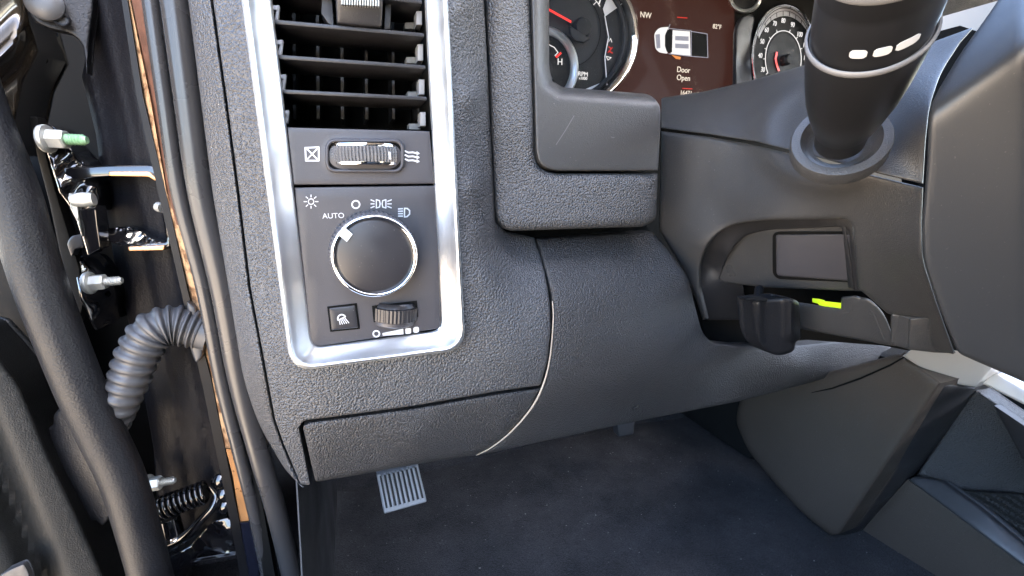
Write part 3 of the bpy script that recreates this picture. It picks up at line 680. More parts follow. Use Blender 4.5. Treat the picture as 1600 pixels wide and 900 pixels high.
decal('pale_band', [[a, b, c, d] for a, b, c, d in (lambda A, B: zip(A, A[1:], B[1:], B))(arc(1226, 92, 46.5, 79, -152, -20, 40), arc(1226, 92, 45.6, 67, -152, -20, 40))], YC - .0024, M['silver'], sp)
decal('band_ticks', [q for a in range(-132, -40, 13) for q in stroke([(1226 + 44*math.cos(math.radians(a)), 92 + 68*math.sin(math.radians(a))), (1226 + 45*math.cos(math.radians(a)), 92 + 75*math.sin(math.radians(a)))], .9)] + stroke(arc(1226, 92, 45.4, 75, -135, -40, 20), .7), YC - .0032, M['black'], sp)
for s, x, y in (('30', 1192, 109), ('40', 1188, 87), ('50', 1191, 65), ('60', 1198, 47), ('70', 1210.5, 37), ('80', 1224, 32.5), ('90', 1238.5, 39), ('100', 1249.5, 54), ('110', 1259, 71), ('120', 1260, 91)):
    text('number_lettering', s, x, y, 7.5, YC - .0026, M['glow_white'], sp, sx=.86)
decal('dial_line', stroke(arc(1224, 92, 28, 44, 150, 390, 40), 1.4) + [q for a in (150, 180, 200, 225, 250, 290, 315, 340) for q in stroke([(1224 + 28*math.cos(math.radians(a)), 92 + 44*math.sin(math.radians(a))), (1224 + 31*math.cos(math.radians(a)), 92 + 48*math.sin(math.radians(a)))], 1.3)], YC - .0028, M['glow_white'], sp)
decal('dial_center', [arc(1224, 94, 26, 42, 0, 350, 40)], YC - .0022, M['gauge_in'], sp, h=.0006)
decal('speed_needle', stroke([(1214, 82), (1212, 92), (1214, 102), (1217, 110)], 3), YC - .0032, M['red'], sp, h=.001)
obj('needle_hub', lathe_bm([(.0058, 0), (.0058, .006), (.004, .008), (.001, .0082)], PY(1224, 95, YC - .003), (0, -1, 0), 32), M['gauge'], sp)
bm = loops_bm([[PY(x, y, yy) for x, y in ((1150, 176), (1150, 60), (1156, 30), (1172, 24), (1176, 60), (1178, 176))] for yy in (YC - .001, YC - .012)], closed=False, cap=False)
patch('divider', [(1149, 180), (1150, 45, 12), (1160, 24, 8), (1180, 22, 10), (1174, 55, 10), (1176, 180)], [(1149, 100, YC-.010), (1162, 100, YC-.004), (1176, 100, YC-.010), (1162, 30, YC-.01)], M['slat'], IC, r=3, th=.004, step=8)
patch('lens', [(800, -110), (1400, -110), (1400, 180), (800, 180)], [(800, -110, .345), (1400, -110, .345), (800, 180, .402), (1400, 180, .402)], M['lens'], IC, r=0, th=0, step=100)

# ------------------------------------------------------------------ steering column
SC = thing('steering_column', 'black steering column cover with tilt lever between dashboard and wheel', 'steering column', (.25, .25, -.05))
CY = [(1033, 153, .372), (1033, 200, .345), (1110, 142, .342), (1110, 205, .300), (1180, 124, .302), (1180, 221, .258), (1250, 104, .268), (1250, 236, .213), (1312, 90, .238), (1312, 255, .178), (1442, 72, .188), (1442, 287, .142), (1522, 42, .165), (1452, 165, .148)]
def collar_bump(x, y):
    d = math.hypot((x - 1300) / 108, (y - 205) / 82)
    return (-.0045 * math.exp(-((d - 1.0) / .20) ** 2) + .003 * math.exp(-(d / .6) ** 4)) / (1 + math.exp((x - 1335) / 14))
patch('upper_shroud', [(1033, 153, 4), (1100, 143), (1180, 124), (1260, 101), (1340, 84), (1440, 72), (1522, 42, 6), (1500, 66), (1470, 112, 20), (1452, 165, 20), (1446, 220), (1442, 287), (1380, 273), (1312, 255), (1250, 238), (1180, 221), (1110, 210), (1033, 200)], CY, M['plastic'], SC, r=4, th=.0015, step=7, bump=collar_bump, away=(.9, .45, 0))
LYC = [(1032, 205, .345), (1032, 350, .345), (1110, 218, .300), (1180, 228, .262), (1250, 245, .214), (1312, 262, .180), (1440, 294, .142), (1440, 400, .142), (1462, 495, .150), (1490, 550, .150), (1075, 425, .320), (1100, 490, .312), (1120, 330, .286), (1200, 335, .236), (1330, 335, .182), (1350, 450, .190), (1385, 485, .180), (1095, 410, .305), (1092, 380, .300)]
patch('lower_shroud', [(1033, 205), (1110, 214), (1180, 227), (1250, 244), (1312, 261), (1380, 278), (1442, 293), (1440, 350), (1441, 405, 20), (1462, 470, 20), (1492, 554, 4), (1455, 545), (1452, 497, 3), (1388, 491, 6), (1360, 466, 14), (1340, 450, 4), (1333, 352, 12), (1322, 342, 8), (1190, 344, 20), (1140, 351, 24), (1108, 376, 30), (1093, 410, 20), (1094, 450), (1106, 498), (1098, 500), (1086, 462, 12), (1070, 425), (1030, 360)], LYC, M['plastic'], SC, r=6, th=.0025, step=7, bump=collar_bump, away=(.9, .45, 0))
pw = patch('pocket_wall', [(1085, 455), (1088, 400, 20), (1105, 368, 20), (1140, 345, 20), (1190, 338), (1330, 336), (1345, 455), (1335, 452), (1326, 358, 8), (1318, 354, 4), (1195, 359, 20), (1160, 369, 20), (1138, 396, 20), (1124, 436, 3), (1160, 442), (1170, 500), (1106, 500)],
      [(1088, 430, .318), (1110, 420, .316), (1124, 436, .310), (1106, 368, .298), (1140, 395, .291), (1160, 369, .278), (1190, 340, .252), (1195, 359, .258), (1330, 338, .194), (1322, 356, .198), (1342, 455, .200), (1106, 500, .330), (1165, 500, .318), (1150, 450, .308), (1260, 340, .219), (1260, 357, .225)], M['plastic_dark'], SC, r=3, th=.004, step=7)
PF = [(1124, 436, .312), (1160, 372, .284), (1195, 362, .261), (1322, 356, .200), (1340, 450, .205), (1230, 440, .250), (1260, 400, .232)]
patch('pocket_floor', [(1118, 440), (1134, 394, 20), (1158, 366, 20), (1195, 355), (1330, 350), (1345, 455), (1195, 449)], PF, M['plastic'], SC, r=4, th=.004, step=8)
def shift(c, d): return [(a, b, q + d) for a, b, q in c]
patch('plate_recess', [(1209, 366, 6), (1218, 362, 4), (1329, 362, 3), (1331, 441, 3), (1216, 436, 6), (1209, 428, 6)], shift(PF, -.0012), M['black'], SC, r=1, th=.001, step=20)
patch('blank_plate', [(1215, 367, 4), (1328, 366, 3), (1328, 439, 3), (1216, 431, 6)], shift(PF, -.0022), M['panel'], SC, r=2.5, th=.0015, step=20)
patch('lower_band', [(1190, 470), (1250, 474), (1327, 485, 1), (1328, 467, 3), (1356, 464, 10), (1381, 488, 14), (1402, 541, 4), (1385, 539), (1252, 514), (1195, 504)], [(1200, 490, .270), (1250, 490, .245), (1330, 485, .205), (1385, 525, .185), (1360, 478, .192)], M['plastic'], SC, r=5, th=.006, step=8)
patch('foot_tab', [(1420, 497, 3), (1456, 495), (1494, 552, 3), (1460, 551), (1418, 546, 3)], [(1420, 500, .168), (1456, 500, .158), (1490, 550, .155), (1420, 545, .170)], M['plastic'], SC, r=4, th=.01, step=10)
patch('slot_backing', [(1095, 420), (1380, 440), (1425, 500), (1420, 548), (1380, 540), (1250, 530), (1110, 545), (1085, 470)], [(1095, 440, .350), (1380, 450, .230), (1420, 545, .215), (1110, 540, .345), (1250, 500, .29)], M['black'], SC, r=0, th=.004, step=30)
patch('lime_tab', [(1277, 468, 1), (1288, 469), (1290, 472), (1328, 476, 2), (1328, 484, 2), (1288, 479), (1285, 475), (1277, 474)], [(1277, 470, .230), (1327, 480, .207), (1287, 480, .226)], M['lime'], SC, r=1, th=.004, step=12)
tl = patch('tilt_lever', [(1174, 470, 5), (1195, 467), (1232, 464, 8), (1249, 471, 8), (1251, 530, 4), (1243, 534, 4), (1242, 548, 8), (1222, 556, 12), (1202, 553, 16), (1186, 538, 14), (1178, 515, 10)],
      [(1174, 470, .243), (1249, 470, .227), (1215, 556, .240)], M['rubber'], SC, r=7, th=.014, step=4, bump=lambda x, y: -.0035 * math.exp(-((x - 1236) / 9) ** 2) * max(0, min(1, (535 - y) / 12)) - .0015 * math.exp(-((x - 1186) / 6) ** 2))
patch('gap_light_block', [(1425, 60), (1500, 40), (1560, 60), (1560, 560), (1480, 545), (1440, 420)], [(1425, 60, .230), (1560, 60, .200), (1440, 500, .185), (1560, 560, .165)], M['black'], SC, r=0, th=.01, step=30)  # added black sheet, stops light leaking between shroud and hub
obj('lever_stem', tube_bm([PY(1186, 451, .262), PY(1185, 462, .252), PY(1183, 475, .246)], .0032), M['rubber'], tl)
obj('lever_hook', patch_bm([(1161, 466), (1178, 464), (1200, 466), (1198, 472), (1165, 471)], .236, r=1.5, th=.006, step=10), M['rubber'], tl)
# socket of the stalk
def ell(cx, cy, rx, ry, D, rot=0, n=64):
    return [PD(cx + rx*math.cos(a)*math.cos(rot) - ry*math.sin(a)*math.sin(rot), cy + rx*math.cos(a)*math.sin(rot) + ry*math.sin(a)*math.cos(rot), D(a) if callable(D) else D) for a in [2*math.pi*i/n for i in range(n)]]
# ------------------------------------------------------------------ control stalk
ST = thing('control_stalk', 'thick black wiper and signal stalk with white dashes on its twist ring', 'stalk', tuple(PD(1312, 212, .226)))
A0 = PD(1316, 206, .222); A1 = PD(1359, 46, .170); dA = (A1 - A0); LA = dA.length; dA.normalize()
def st(prof, n=72): return lathe_bm([(r, h*LA) for r, h in prof], A0, dA, n)
body = obj('stalk_body', st([(.0110, -.12), (.0112, .02), (.0118, .05), (.0135, .13), (.0155, .26), (.0175, .42), (.0188, .60), (.0198, .80), (.0203, .93), (.0204, .965), (.0202, .985), (.0196, .995), (.0190, .985)]), M['stalk'], ST, sharp=60)
obj('body_edge', st([(.0203, .965), (.02075, .975), (.02085, .99), (.0206, 1.005), (.0199, 1.01), (.0196, .99)]), M['wheel'], body, sharp=80)
tw = obj('twist_ring', st([(.0188, .985), (.0190, 1.02), (.0193, 1.10), (.0193, 1.32), (.0190, 1.345), (.0193, 1.36), (.0197, 1.80), (.0197, 1.88), (.0190, 1.90)]), M['stalk'], ST, sharp=40)
obj('end_grip', st([(.0187, 1.88), (.0190, 1.90), (.0196, 1.92), (.0196, 2.6), (.0185, 2.75), (.012, 2.8)]), M['stalk'], ST, sharp=60)
def on_stalk(px, py, r):
    """where the line of sight through a pixel meets the stalk, as (angle, height)"""
    d = ray(px, py).normalized(); w0 = -A0
    a_ = d - dA * d.dot(dA); b_ = w0 - dA * w0.dot(dA)
    A = a_.dot(a_); B = 2*a_.dot(b_); C = b_.dot(b_) - r*r; disc = B*B - 4*A*C
    if disc < 0: return None
    t = (-B - math.sqrt(disc)) / (2*A); p = d * t
    h = (p - A0).dot(dA); q = p - A0 - dA*h
    return p, q.normalized(), h
hg = on_stalk(1352, 3, .0197)[2] / LA
obj('grip_edge', st([(.0193, hg - .03), (.01985, hg - .02), (.0200, hg), (.0198, hg + .02), (.0190, hg + .01)]), M['wheel'], tw, sharp=80)
bmk = bmesh.new()
uu, vv, _ = frame(dA)
hk = on_stalk(1340, 85, .0193)[2]
for k, (mx_, my_, half) in enumerate(((1341, 84, .135), (1380, 78, .135), (1421, 62, .19))):
    r0 = .01935; c = on_stalk(mx_, my_, .0193)
    ca = math.atan2(c[1].dot(vv), c[1].dot(uu)); h0 = hk
    L = []
    for i in range(9):
        a = ca + (i - 4) / 4 * half; e = 1 - (abs(i-4)/4) ** 6 * .5
        L.append([A0 + dA*(h0 + s*.0019*e) + (uu*math.cos(a) + vv*math.sin(a)) * (r0 + dr_) for s, dr_ in ((-1, -.0003), (-1, .0001), (1, .0001), (1, -.0003))])
    loops_bm(L, closed=True, bm=bmk)
obj('dash_marks', bmk, M['white'], tw)
u0, v0, w0 = frame(dA)
so_ = obj('socket_collar', lathe_bm([(.0216, -.008), (.0216, -.0005), (.0211, .0006), (.0195, .0010), (.0172, .0010), (.0166, .0000), (.0148, -.0030), (.0128, -.0050), (.011, -.0055)], A0 + dA * -.006, dA, 96, cap=False), M['plastic'], SC, sharp=30)
# ------------------------------------------------------------------ steering wheel
SW = thing('steering_wheel', 'black steering wheel hub and spoke filling the right edge', 'steering wheel', (.35, .12, -.05))
def hub_bump(x, y):
    e = (172 - (x - 1455) * .731) - y                      # above the crease the cover leans back
    k = 9.0; up = k * math.log1p(math.exp(min(60, e / k)))
    r_ = max(0, x - 1600)
    return .00026 * up + .00008 * r_
patch('hub_cover', [(1600, -60), (1545, 22, 14), (1500, 84, 20), (1463, 146, 16), (1452, 172, 10), (1449, 250), (1441, 350), (1443, 408, 20), (1469, 485, 20), (1497, 552, 10), (1600, 597), (1760, 660), (1900, 600), (1900, -60)],
      [(1450, 300, .121), (1600, 300, .100), (1500, 550, .119)],
      M['hub'], SW, r=8, th=.03, step=10, bump=hub_bump, away=(1.0, .36, .0))
rc = Vector((.37, .02, .03)); rn = Vector((0, -.92, .38)).normalized(); ru, rv, _ = frame(rn)
obj('wheel_rim', tube_bm([rc + (ru * math.cos(2*math.pi*i/96) + rv * math.sin(2*math.pi*i/96)) * .185 for i in range(97)], .015, 16), M['card'], SW)
obj('spoke', tube_bm([rc + Vector((.0, .06, -.02)), rc + Vector((.09, .03, -.01)), rc + Vector((.185, .0, 0))], lambda t: .03 - .015 * t, 16), M['hub'], SW)
# ------------------------------------------------------------------ footwell
CO = thing('center_console', 'dark console side with silver trim at lower right beyond the footwell', 'console', (.5, .3, FZ))
patch('side_panel', [(1412, 556), (1424, 548), (1160, 615), (1152, 640, 20), (1150, 660, 20), (1166, 700, 30), (1210, 755, 30), (1255, 803, 20), (1296, 836, 14), (1312, 836, 8), (1472, 598)],
      [(1155, 630, .50), (1150, 660, .505), (1250, 800, .505), (1300, 835, .515), (1470, 597, .50), (1300, 650, .50), (1420, 550, .50)], M['console'], CO, mode='X', r=9, th=.03, step=10)
patch('rear_edge', [(1474, 599), (1524, 606), (1514, 620), (1428, 735), (1345, 830, 8), (1325, 836, 8), (1296, 837)], [(1470, 598, .505), (1300, 835, .522), (1522, 606, .560), (1430, 735, .57), (1342, 832, .565)], M['plastic_dark'], CO, mode='X', r=7, th=.03, step=10)
patch('lower_side', [(1345, 828), (1418, 748), (1660, 925), (1660, 1000), (1340, 1000), (1330, 840)], [(1345, 830, .575), (1418, 748, .575), (1660, 925, .575), (1400, 980, .575)], M['console'], CO, mode='X', r=2, th=.02, step=20)
patch('edge_trim', [(1418, 748), (1432, 744), (1470, 750, 8), (1540, 800, 20), (1660, 900), (1660, 930)], [(1418, 748, .570), (1432, 744, .575), (1660, 915, .567), (1540, 810, .566)], M['conduit'], CO, mode='X', r=5, th=.01, step=8)
patch('cubby_wall', [(1524, 607), (1660, 700), (1660, 900), (1545, 803), (1475, 752), (1432, 742)], [(1524, 607, .572), (1432, 742, .578), (1545, 760, .600), (1660, 860, .60), (1660, 700, .575)], M['leather_fine'], CO, mode='X', r=4, th=.02, step=10)
patch('cubby_recess', [(1552, 632, 4), (1660, 705), (1660, 790), (1600, 720)], [(1552, 632, .569), (1660, 705, .570), (1600, 720, .58)], M['plastic_dark'], CO, mode='X', r=2, th=.01, step=10)
patch('ribbed_mat', [(1488, 765), (1560, 770), (1660, 775), (1660, 885), (1560, 806)], [(1488, 765, .585), (1560, 806, .583), (1660, 775, .595)], M['card'], CO, mode='X', r=2, th=.005, step=3, bump=lambda x, y: .0009 * math.sin((y - .62 * x) * .55))
patch('silver_trim', [(1546, 585), (1560, 584), (1660, 640), (1660, 665), (1600, 632), (1532, 598, 3)], [(1546, 585, .56), (1532, 598, .555), (1660, 650, .555)], M['trim'], CO, mode='X', r=4, th=.02, step=10)
patch('silver_trim', [(1410, 556), (1424, 546), (1500, 520), (1556, 570), (1524, 605), (1473, 596, 8)], [(1412, 562, .497), (1425, 552, .495), (1552, 575, .545), (1524, 604, .545)], M['trim'], CO, mode='X', r=3, th=.02, step=10)
bm = bmesh.new(); loops_bm([[PX(x, y, X) for x, y in ((1268, 613), (1300, 606), (1345, 590), (1390, 570), (1426, 549), (1426, 551), (1390, 572.5), (1345, 592.5), (1300, 608), (1268, 614))] for X in (.4985, .5005)], bm=bm)
obj('panel_seam', patch_bm([(1268, 613), (1300, 605.5), (1345, 589.5), (1390, 569.5), (1426, 548.5), (1426, 551), (1390, 572.5), (1345, 592.5), (1300, 608.2), (1268, 614)], .4975, mode='X', r=0, th=.001, step=30), M['black'], CO); bm.free()
tag(patch('kick_panel', [(462, 715), (541, 715), (540, 760), (539, 1010), (478, 1010), (472, 880), (465, 760)], -.05, M['plastic_dark'], None, mode='X', r=0, th=.001, step=12, away=(-1, 0, 0)), 'smooth dark kick panel below the left end of the dashboard', 'kick panel')
obj('console_body', box_bm(.62, .86, -.6, .50, FZ, -.215, bev=.01), M['card'], CO)
obj('tunnel', box_bm(.56, .90, .46, .98, FZ, -.255, bev=.01), M['card'], CO)
# pedals
PB = thing('parking_brake_pedal', 'small grey ribbed parking brake pedal hanging under the fuse cover', 'pedal', tuple(PY(628, 765, .36)))
PC = [(588, 741), (653, 725), (667, 784), (600, 803)]
def pin(u, v_): 
    a = Vector(PC[0]).lerp(Vector(PC[1]), u); b = Vector(PC[3]).lerp(Vector(PC[2]), u); return tuple(a.lerp(b, v_))
PYc = [(588, 741, .372), (653, 725, .372), (667, 784, .352), (600, 803, .352)]
pd = obj('pedal_pad', patch_bm([(*p, 3) for p in PC], PYc, r=3, th=.008, step=8), M['rib'], PB)
bm = bmesh.new()
for k in range(8):
    u = .11 + k * .105
    patch_bm([(*pin(u, .06), 1), (*pin(u + .055, .06), 1), (*pin(u + .055, .90), 1), (*pin(u, .90), 1)], [(a, b, c - .0022) for a, b, c in PYc], r=1.3, th=.004, step=20, bm=bm)
obj('ribs', bm, M['rib'], pd)
bm = bmesh.new()
for k in range(9):
    u = .065 + k * .105
    patch_bm([pin(u, .07), pin(u + .045, .07), pin(u + .045, .88), pin(u, .88)], [(a, b, c - .0004) for a, b, c in PYc], r=0, th=.0003, step=40, bm=bm)
obj('grooves', bm, M['card'], pd)
obj('pedal_arm', tube_bm([PY(640, 733, .378), PY(625, 726, .40), PY(612, 700, .43), PY(605, 640, .46)], .007), M['black'], PB)
ac = tag(patch('accelerator_pedal', [(962, 655, 3), (992, 650, 3), (990, 679, 4), (966, 684, 5)], .50, M['conduit'], None, r=4, th=.012, step=6), 'grey pedal tip peeking out below the knee panel', 'pedal')

# ------------------------------------------------------------------ left: door frame and seals
def px_path(pts, n=60): return crom([PY(*p) for p in pts], n)
def sealstrip(name, pts, rpx, m, label, cat='seal', group=None):
    path = px_path(pts, 80); Ym = pts[0][2]
    return tag(obj(name, tube_bm(path, rpx, 16), m), label, cat, group)
FRM = thing('door_frame', 'glossy body flange with warm ground reflection painted as a bronze edge beside the rubber seals', 'door frame', (-.1, .35, -.3))
sealstrip('weather_strip', [(262, -80, .312), (273, 0, .312), (293, 150, .312), (314, 300, .312), (348, 450, .313), (374, 590, .318), (403, 700, .325), (432, 800, .328), (456, 900, .33), (475, 980, .33)], .0068, M['seal'], 'thick grey rubber seal running down beside the grained dashboard end', 'seal')
sealstrip('weather_strip', [(226, -80, .318), (236, 0, .318), (257, 150, .318), (280, 300, .318), (318, 450, .319), (345, 590, .322), (372, 700, .328), (397, 800, .332), (418, 900, .335), (436, 980, .335)], .0042, M['seal'], 'thin rubber lip between the thick seal and the body flange', 'seal')
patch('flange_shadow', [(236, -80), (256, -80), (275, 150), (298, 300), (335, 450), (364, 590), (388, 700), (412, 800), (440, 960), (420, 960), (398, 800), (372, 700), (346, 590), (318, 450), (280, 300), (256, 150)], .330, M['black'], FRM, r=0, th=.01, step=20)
patch('flange_face', [(197, -80), (216, -80), (227, 0), (246, 150), (271, 300), (282, 350), (276, 352), (262, 300), (236, 150), (206, 0)],
      [(197, -80, .334), (227, 0, .328), (271, 300, .328), (206, 0, .334), (262, 300, .334)], M['brown'], FRM, r=0, th=.006, step=7)
patch('edge_reflection', [(186, -80), (193, -80), (203, 0), (234, 150), (260, 300), (279, 352), (287, 372), (312, 450), (339, 590), (361, 700), (352, 700), (331, 590), (294, 450), (263, 320), (225, 150), (198, 0)],
      [(186, -80, .336), (203, 0, .335), (260, 300, .334), (292, 450, .338), (312, 450, .328), (329, 590, .338), (339, 590, .330), (361, 700, .334), (198, 0, .336)], M['peach'], FRM, r=0, th=.006, step=7)  # ground reflection on the flange, painted as a tan strip
patch('lower_flange', [(353, 702), (362, 702), (388, 800), (392, 813), (375, 815), (364, 745)], [(353, 702, .338), (362, 702, .334), (392, 813, .336), (375, 815, .342)], M['bronze'], FRM, r=0, th=.006, step=7)
patch('navy_sill', [(374, 816), (392, 814), (402, 850), (425, 980), (400, 980), (384, 870)], .340, M['navy'], FRM, r=2, th=.006, step=20)
patch('gloss_edge', [(178, -80), (188, -80), (199, 0), (223, 150), (259, 300), (292, 450), (329, 590), (351, 700), (373, 812), (384, 870), (402, 980), (388, 980), (370, 870), (345, 740), (318, 610), (283, 455), (247, 300), (213, 150), (190, 0)], [(184, -80, .334), (195, 0, .334), (253, 300, .334), (288, 450, .334), (323, 590, .336), (348, 700, .338), (380, 870, .340), (395, 980, .34), (205, 150, .334)], M['void'], FRM, r=0, th=.012, step=12)
def folds(x, y):
    u = x - .21 * y
    return .0014 * math.sin(u * .15) + .0006 * math.sin(u * .31 + y * .004)
patch('pillar_cover', [(130, -80), (180, -80), (192, 0), (214, 150), (248, 300), (285, 455), (320, 610), (346, 740), (362, 830), (250, 850), (240, 700), (215, 560), (180, 420), (155, 250), (150, 210), (128, 120), (140, 60)], [(130, 0, .372), (190, 0, .350), (150, 250, .375), (240, 300, .352), (180, 420, .378), (285, 455, .354), (240, 700, .375), (345, 740, .358), (200, 150, .358), (225, 400, .362), (290, 650, .362)], M['pillar'], FRM, r=3, th=.01, step=6, bump=folds)
patch('jamb_back', [(-200, -120), (330, -120), (420, 1000), (-200, 1000)], [(-200, -120, .44), (330, -120, .42), (420, 1000, .42), (-200, 1000, .44)], M['black'], FRM, r=0, th=.01, step=60)
# plastic clip bracket at the top left
br = thing('clip_bracket', 'dark grey plastic bracket with round push clip at the top left', 'bracket', tuple(PY(90, 30, .35)))
bb = patch('bracket_plate', [(36, -60), (42, 5, 10), (52, 34, 14), (80, 46, 10), (112, 52, 14), (130, 70, 10), (136, 118, 6), (140, 60, 14), (146, 20), (150, -60)], [(36, 0, .349), (145, 0, .358), (90, 50, .350)], M['rubber'], br, r=4, th=.006, step=6)
obj('push_clip', lathe_bm([(.0086, 0), (.0086, .002), (.0070, .0038), (.004, .0046), (.0005, .005)], PY(72, 8, .349), (.1, -1, .1), 32), M['conduit'], bb)
obj('clip_hole', lathe_bm([(.0038, 0), (.0042, .001), (.0036, .0022), (.0028, .0014), (.0026, .0004)], PY(98, 32, .3495), (.1, -1, .1), 24), M['rubber'], bb)
# ------------------------------------------------------------------ hinges
UH = thing('hinge_bracket', 'upper black door hinge with two pale hex bolts and a square arm', 'hinge', tuple(PY(150, 320, .36)))
patch('hinge_plate', [(46, 182, 4), (58, 182, 4), (72, 240), (88, 300), (100, 340), (125, 420), (130, 480, 8), (120, 510, 6), (112, 480), (95, 400), (78, 320), (60, 250)], [(46, 182, .352), (60, 200, .350), (90, 300, .352), (125, 480, .352), (70, 300, .354)], M['black'], UH, r=3, th=.008, step=10)
patch('hinge_body', [(58, 190, 4), (84, 196, 8), (120, 240, 10), (150, 262), (160, 300, 8), (150, 330), (118, 335), (92, 300)], [(58, 190, .356), (84, 196, .352), (150, 262, .358), (160, 300, .352), (118, 335, .350), (95, 285, .346)], M['gloss'], UH, r=5, th=.02, step=6, bump=lambda x, y: .002*math.sin(x*.13+y*.05)*math.sin(y*.10))
patch('hinge_knuckle', [(112, 395, 8), (150, 400, 8), (180, 440), (188, 500, 10), (150, 520, 10), (125, 470)], [(112, 395, .358), (180, 440, .366), (150, 520, .360), (150, 450, .352)], M['gloss'], UH, r=6, th=.015, step=6, bump=lambda x, y: .002*math.sin(x*.11)*math.sin(y*.12))
patch('hinge_arm', [(90, 262, 4), (170, 258), (236, 258, 6), (248, 266, 8), (262, 330), (268, 385, 3), (252, 392, 3), (200, 390, 3), (200, 384), (260, 378, 4), (248, 292, 6), (238, 276, 6), (170, 276), (96, 282, 4)], [(90, 270, .350), (240, 266, .345), (262, 380, .342), (205, 388, .342)], M['gloss'], UH, r=3, th=.014, step=8)
patch('arm_light_strip', [(170, 268, 2), (234, 268, 4), (246, 279, 4), (244, 283, 3), (232, 276, 3), (170, 275, 2)], .3425, M['bronze'], UH, r=1.5, th=.004, step=8, label='bronze strip of light along the hinge arm')  # warm reflection on the arm painted as a bronze strip
patch('arm_light_strip', [(200, 386, 1), (258, 383, 2), (256, 391, 2), (202, 392, 1)], .3385, M['bronze'], UH, r=1.5, th=.006, step=8)
patch('arm_shelf', [(158, 358, 5), (200, 353, 6), (222, 360), (236, 372, 4), (262, 380), (190, 384), (162, 374, 4)], [(158, 358, .352), (200, 353, .352), (262, 380, .342), (190, 384, .342)], M['gloss'], UH, r=3, th=.008, step=6, bump=lambda x, y: .0015*math.sin(x*.3)*math.cos(y*.5))
patch('hinge_block', [(116, 330), (150, 322), (153, 352), (158, 388, 4), (137, 400, 3), (128, 370)], [(116, 330, .340), (158, 388, .336), (130, 380, .340)], M['gloss'], UH, r=3, th=.012, step=8)
obj('hinge_pin', tube_bm([PY(113, 313, .338), PY(130, 312, .338), PY(147, 311, .338)], lambda t: .0044 * (1 if .08 < t < .92 else .82), 24), M['steel'], UH)
patch('pin_lug', [(108, 302), (120, 306), (122, 330), (128, 370), (120, 345), (110, 325)], .338, M['steel'], UH, r=1.5, th=.004, step=10)
patch('arm_tab', [(104, 380, 6), (112, 368, 6), (128, 366, 5), (132, 386), (118, 390), (112, 402, 4)], .346, M['conduit'], UH, r=3, th=.006, step=8)
obj('stop_pin', tube_bm([PY(247, 323, .340), PY(254, 325, .338)], .0030, 12), M['steel'], UH)
def bolt(parent, px, py, Y, s, dirv=(1, -.12, .02), tmat='thread'):
    c = PY(px, py, Y); d = Vector(dirv).normalized()
    b = obj('bolt', lathe_bm([(.0084*s, -.0015*s), (.0088*s, 0), (.0084*s, .0012*s), (.0055*s, .0020*s)], c, d, 32), M['steel'], parent)
    obj('hex_head', lathe_bm([(.0056*s, .001*s), (.0062*s, .002*s), (.0062*s, .0095*s), (.0054*s, .0105*s)], c, d, 6), M['steel'], b, sharp=20)
    obj('threaded_stud', lathe_bm([((.0036 if k % 2 else .0027)*s, (.010 + k*.00085)*s) for k in range(13)] + [(.0022*s, .0215*s)], c, d, 20), M[tmat], b, sharp=60)
    return b
bolt(UH, 73, 217, .343, .9, (1, -.10, -.02), 'thread')
bolt(UH, 140, 442, .343, .8, (1, -.10, .03), 'steel')
LHn = thing('door_check', 'lower door check with coil spring, bracket and small hex bolt', 'door check', tuple(PY(300, 820, .37)))
bolt(LHn, 232, 757, .352, .80, (1, -.15, .05), 'steel')
path = []
a0_, a1_ = PY(240, 798, .348), PY(322, 768, .348); dd = (a1_ - a0_).normalized(); uu2, vv2, _ = frame(dd)
for i in range(281):
    t = i / 280; a = t * 2 * math.pi * 10
    path.append(a0_.lerp(a1_, t) + (uu2*math.cos(a) + vv2*math.sin(a)) * .0078)
obj('spring', tube_bm(path, .00115, 8), M['gloss'], LHn, sharp=80)
obj('spring_core', tube_bm([a0_, a1_], .0052, 16), M['black'], LHn)
obj('check_arm', tube_bm(px_path([(262, 850, .350), (290, 836, .346), (318, 808, .345), (334, 790, .346), (338, 772, .350), (328, 758, .352)], 40), .0030, 12), M['gloss'], LHn)
obj('arm_boss', lathe_bm([(.0078, -.012), (.0080, .0), (.0072, .002), (.006, .003)], PY(268, 836, .352), (.15, -.3, -1), 32), M['gloss'], LHn)
obj('boss_ring', lathe_bm([(.0081, -.003), (.0086, -.002), (.0086, -.0005), (.0080, .0)], PY(268, 845, .350), (.15, -.3, -1), 32, cap=False), M['chrome'], LHn)
patch('check_bracket', [(250, 880), (300, 850), (330, 815, 10), (360, 806, 10), (370, 840, 6), (372, 868, 4), (300, 884), (280, 920)], [(250, 880, .356), (330, 815, .348), (370, 840, .345), (372, 870, .345), (300, 860, .352)], M['gloss'], LHn, r=4, th=.01, step=6, bump=lambda x, y: .0018*math.sin(x*.11)*math.cos(y*.14))
patch('bracket_lip', [(298, 878), (370, 866, 3), (371, 873, 3), (300, 886)], .343, M['gloss'], LHn, r=1.5, th=.003, step=10)
for (x, y) in ((344, 750), (350, 772), (352, 790)):
    obj('rivet', lathe_bm([(.0050, 0), (.0050, .003), (.0032, .0045), (.0008, .005)], PY(x, y, .350), (-.2, -1, .2), 24), M['gloss'], LHn)
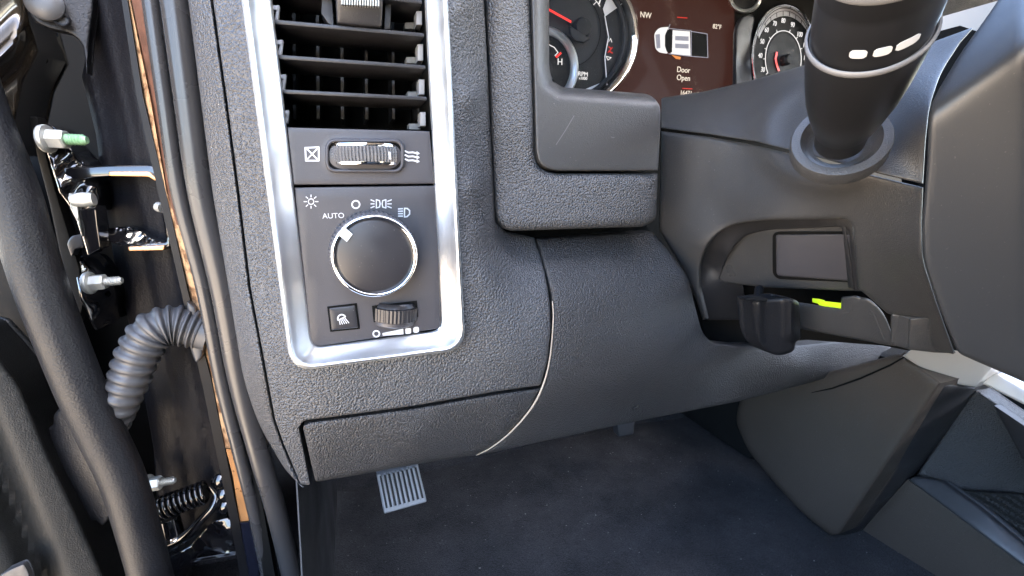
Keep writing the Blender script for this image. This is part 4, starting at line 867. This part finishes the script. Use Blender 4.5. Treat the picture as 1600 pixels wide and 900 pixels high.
# ------------------------------------------------------------------ conduit
cpth = px_path([(330, 520, .335), (300, 512, .335), (270, 508, .334), (240, 518, .331), (217, 552, .329), (202, 592, .328), (186, 630, .328), (172, 664, .333), (160, 692, .340)], 420)
tot = len(cpth)
RC = [.0124, .0124, .0124, .0121, .0114, .0107, .0102, .0098, .0094]
def crad(t):
    k = t * 8; i = min(int(k), 7); r = RC[i] + (RC[i+1] - RC[i]) * (k - i)
    s = math.sin(t * 2 * math.pi * 20)
    return r * (1 + .085 * s * abs(s) ** -.3 if abs(s) > .01 else 1) if t > .07 else r * .98
WC = thing('wiring_conduit', 'grey corrugated rubber conduit bending out of the door pillar', 'conduit', tuple(PY(220, 560, .33)))
obj('bellows', tube_bm(cpth, crad, 40), M['conduit'], WC, sharp=80)
patch('grommet', [(292, 470, 4), (306, 480), (318, 540), (316, 560, 6), (306, 568, 6), (296, 540)], .330, M['conduit'], WC, r=4, th=.01, step=6)
# ------------------------------------------------------------------ door
ds = sealstrip('door_seal', [(-70, 60, .335), (-30, 180, .330), (18, 300, .326), (65, 450, .322), (123, 600, .320), (160, 680, .320), (196, 760, .320), (236, 900, .320), (255, 980, .320)], .0116, M['rubber'], 'fat black tubular door seal slanting down the left side', 'seal')
for (x, y) in ((69, 508), (147, 675), (198, 813)):
    p = PY(x, y, .3105); obj('vent_hole', lathe_bm([(.0014, 0), (.0013, .0006), (.0006, .0004)], p, (0, -1, .1), 12), M['black'], ds)
DR = thing('truck_door', 'open front door, glossy black edge above and matte inner card below', 'door', (-.3, .35, -.4))
patch('painted_edge', [(-420, -300), (36, -300), (36, -100), (42, 10), (50, 40), (62, 80), (36, 130), (22, 200), (14, 240), (-420, 240)], [(-120, -100, .325), (40, 0, .352), (20, 220, .348)], M['flake'], DR, r=5, th=.03, step=6, bump=lambda x, y: -.012 * math.exp(-((y - (88 - .95 * x)) / 26) ** 2) * math.exp(-(max(0, x - 20) / 16) ** 2))
patch('door_shell', [(-420, 240), (12, 240), (80, 470), (110, 640), (160, 780), (270, 1200), (-420, 1200)], [(-120, 240, .40), (12, 240, .37), (220, 980, .37), (-120, 980, .40)], M['black'], DR, r=3, th=.02, step=30)
patch('membrane', [(64, 674, 4), (84, 664), (84, 648, 6), (100, 630, 4), (135, 700), (172, 790), (170, 812, 6), (160, 822, 4), (150, 812, 4), (138, 816, 4), (130, 822)], [(64, 674, .345), (100, 630, .342), (172, 790, .340), (130, 822, .345), (110, 730, .341)], M['rubber'], DR, r=4, th=.004, step=8, label='grey green membrane flap between door card and seal')
patch('door_card', [(-420, 440), (-40, 520), (0, 560, 20), (32, 600, 20), (72, 700), (120, 800), (166, 905), (260, 1150), (-420, 1150)], [(-120, 500, .325), (32, 600, .334), (166, 905, .330)], M['card'], DR, r=8, th=.03, step=10, bump=lambda x, y: .014 / (1 + math.exp(-((y - 690) * .42 - x) / 6)) - .012 / (1 + math.exp(-((y - 790) * .42 - x) / 8)))
patch('speaker_mesh', [(-10, 905), (10, 892, 6), (38, 880, 6), (46, 895, 6), (50, 930), (-10, 940)], .315, M['conduit'], DR, r=3, th=.004, step=8)
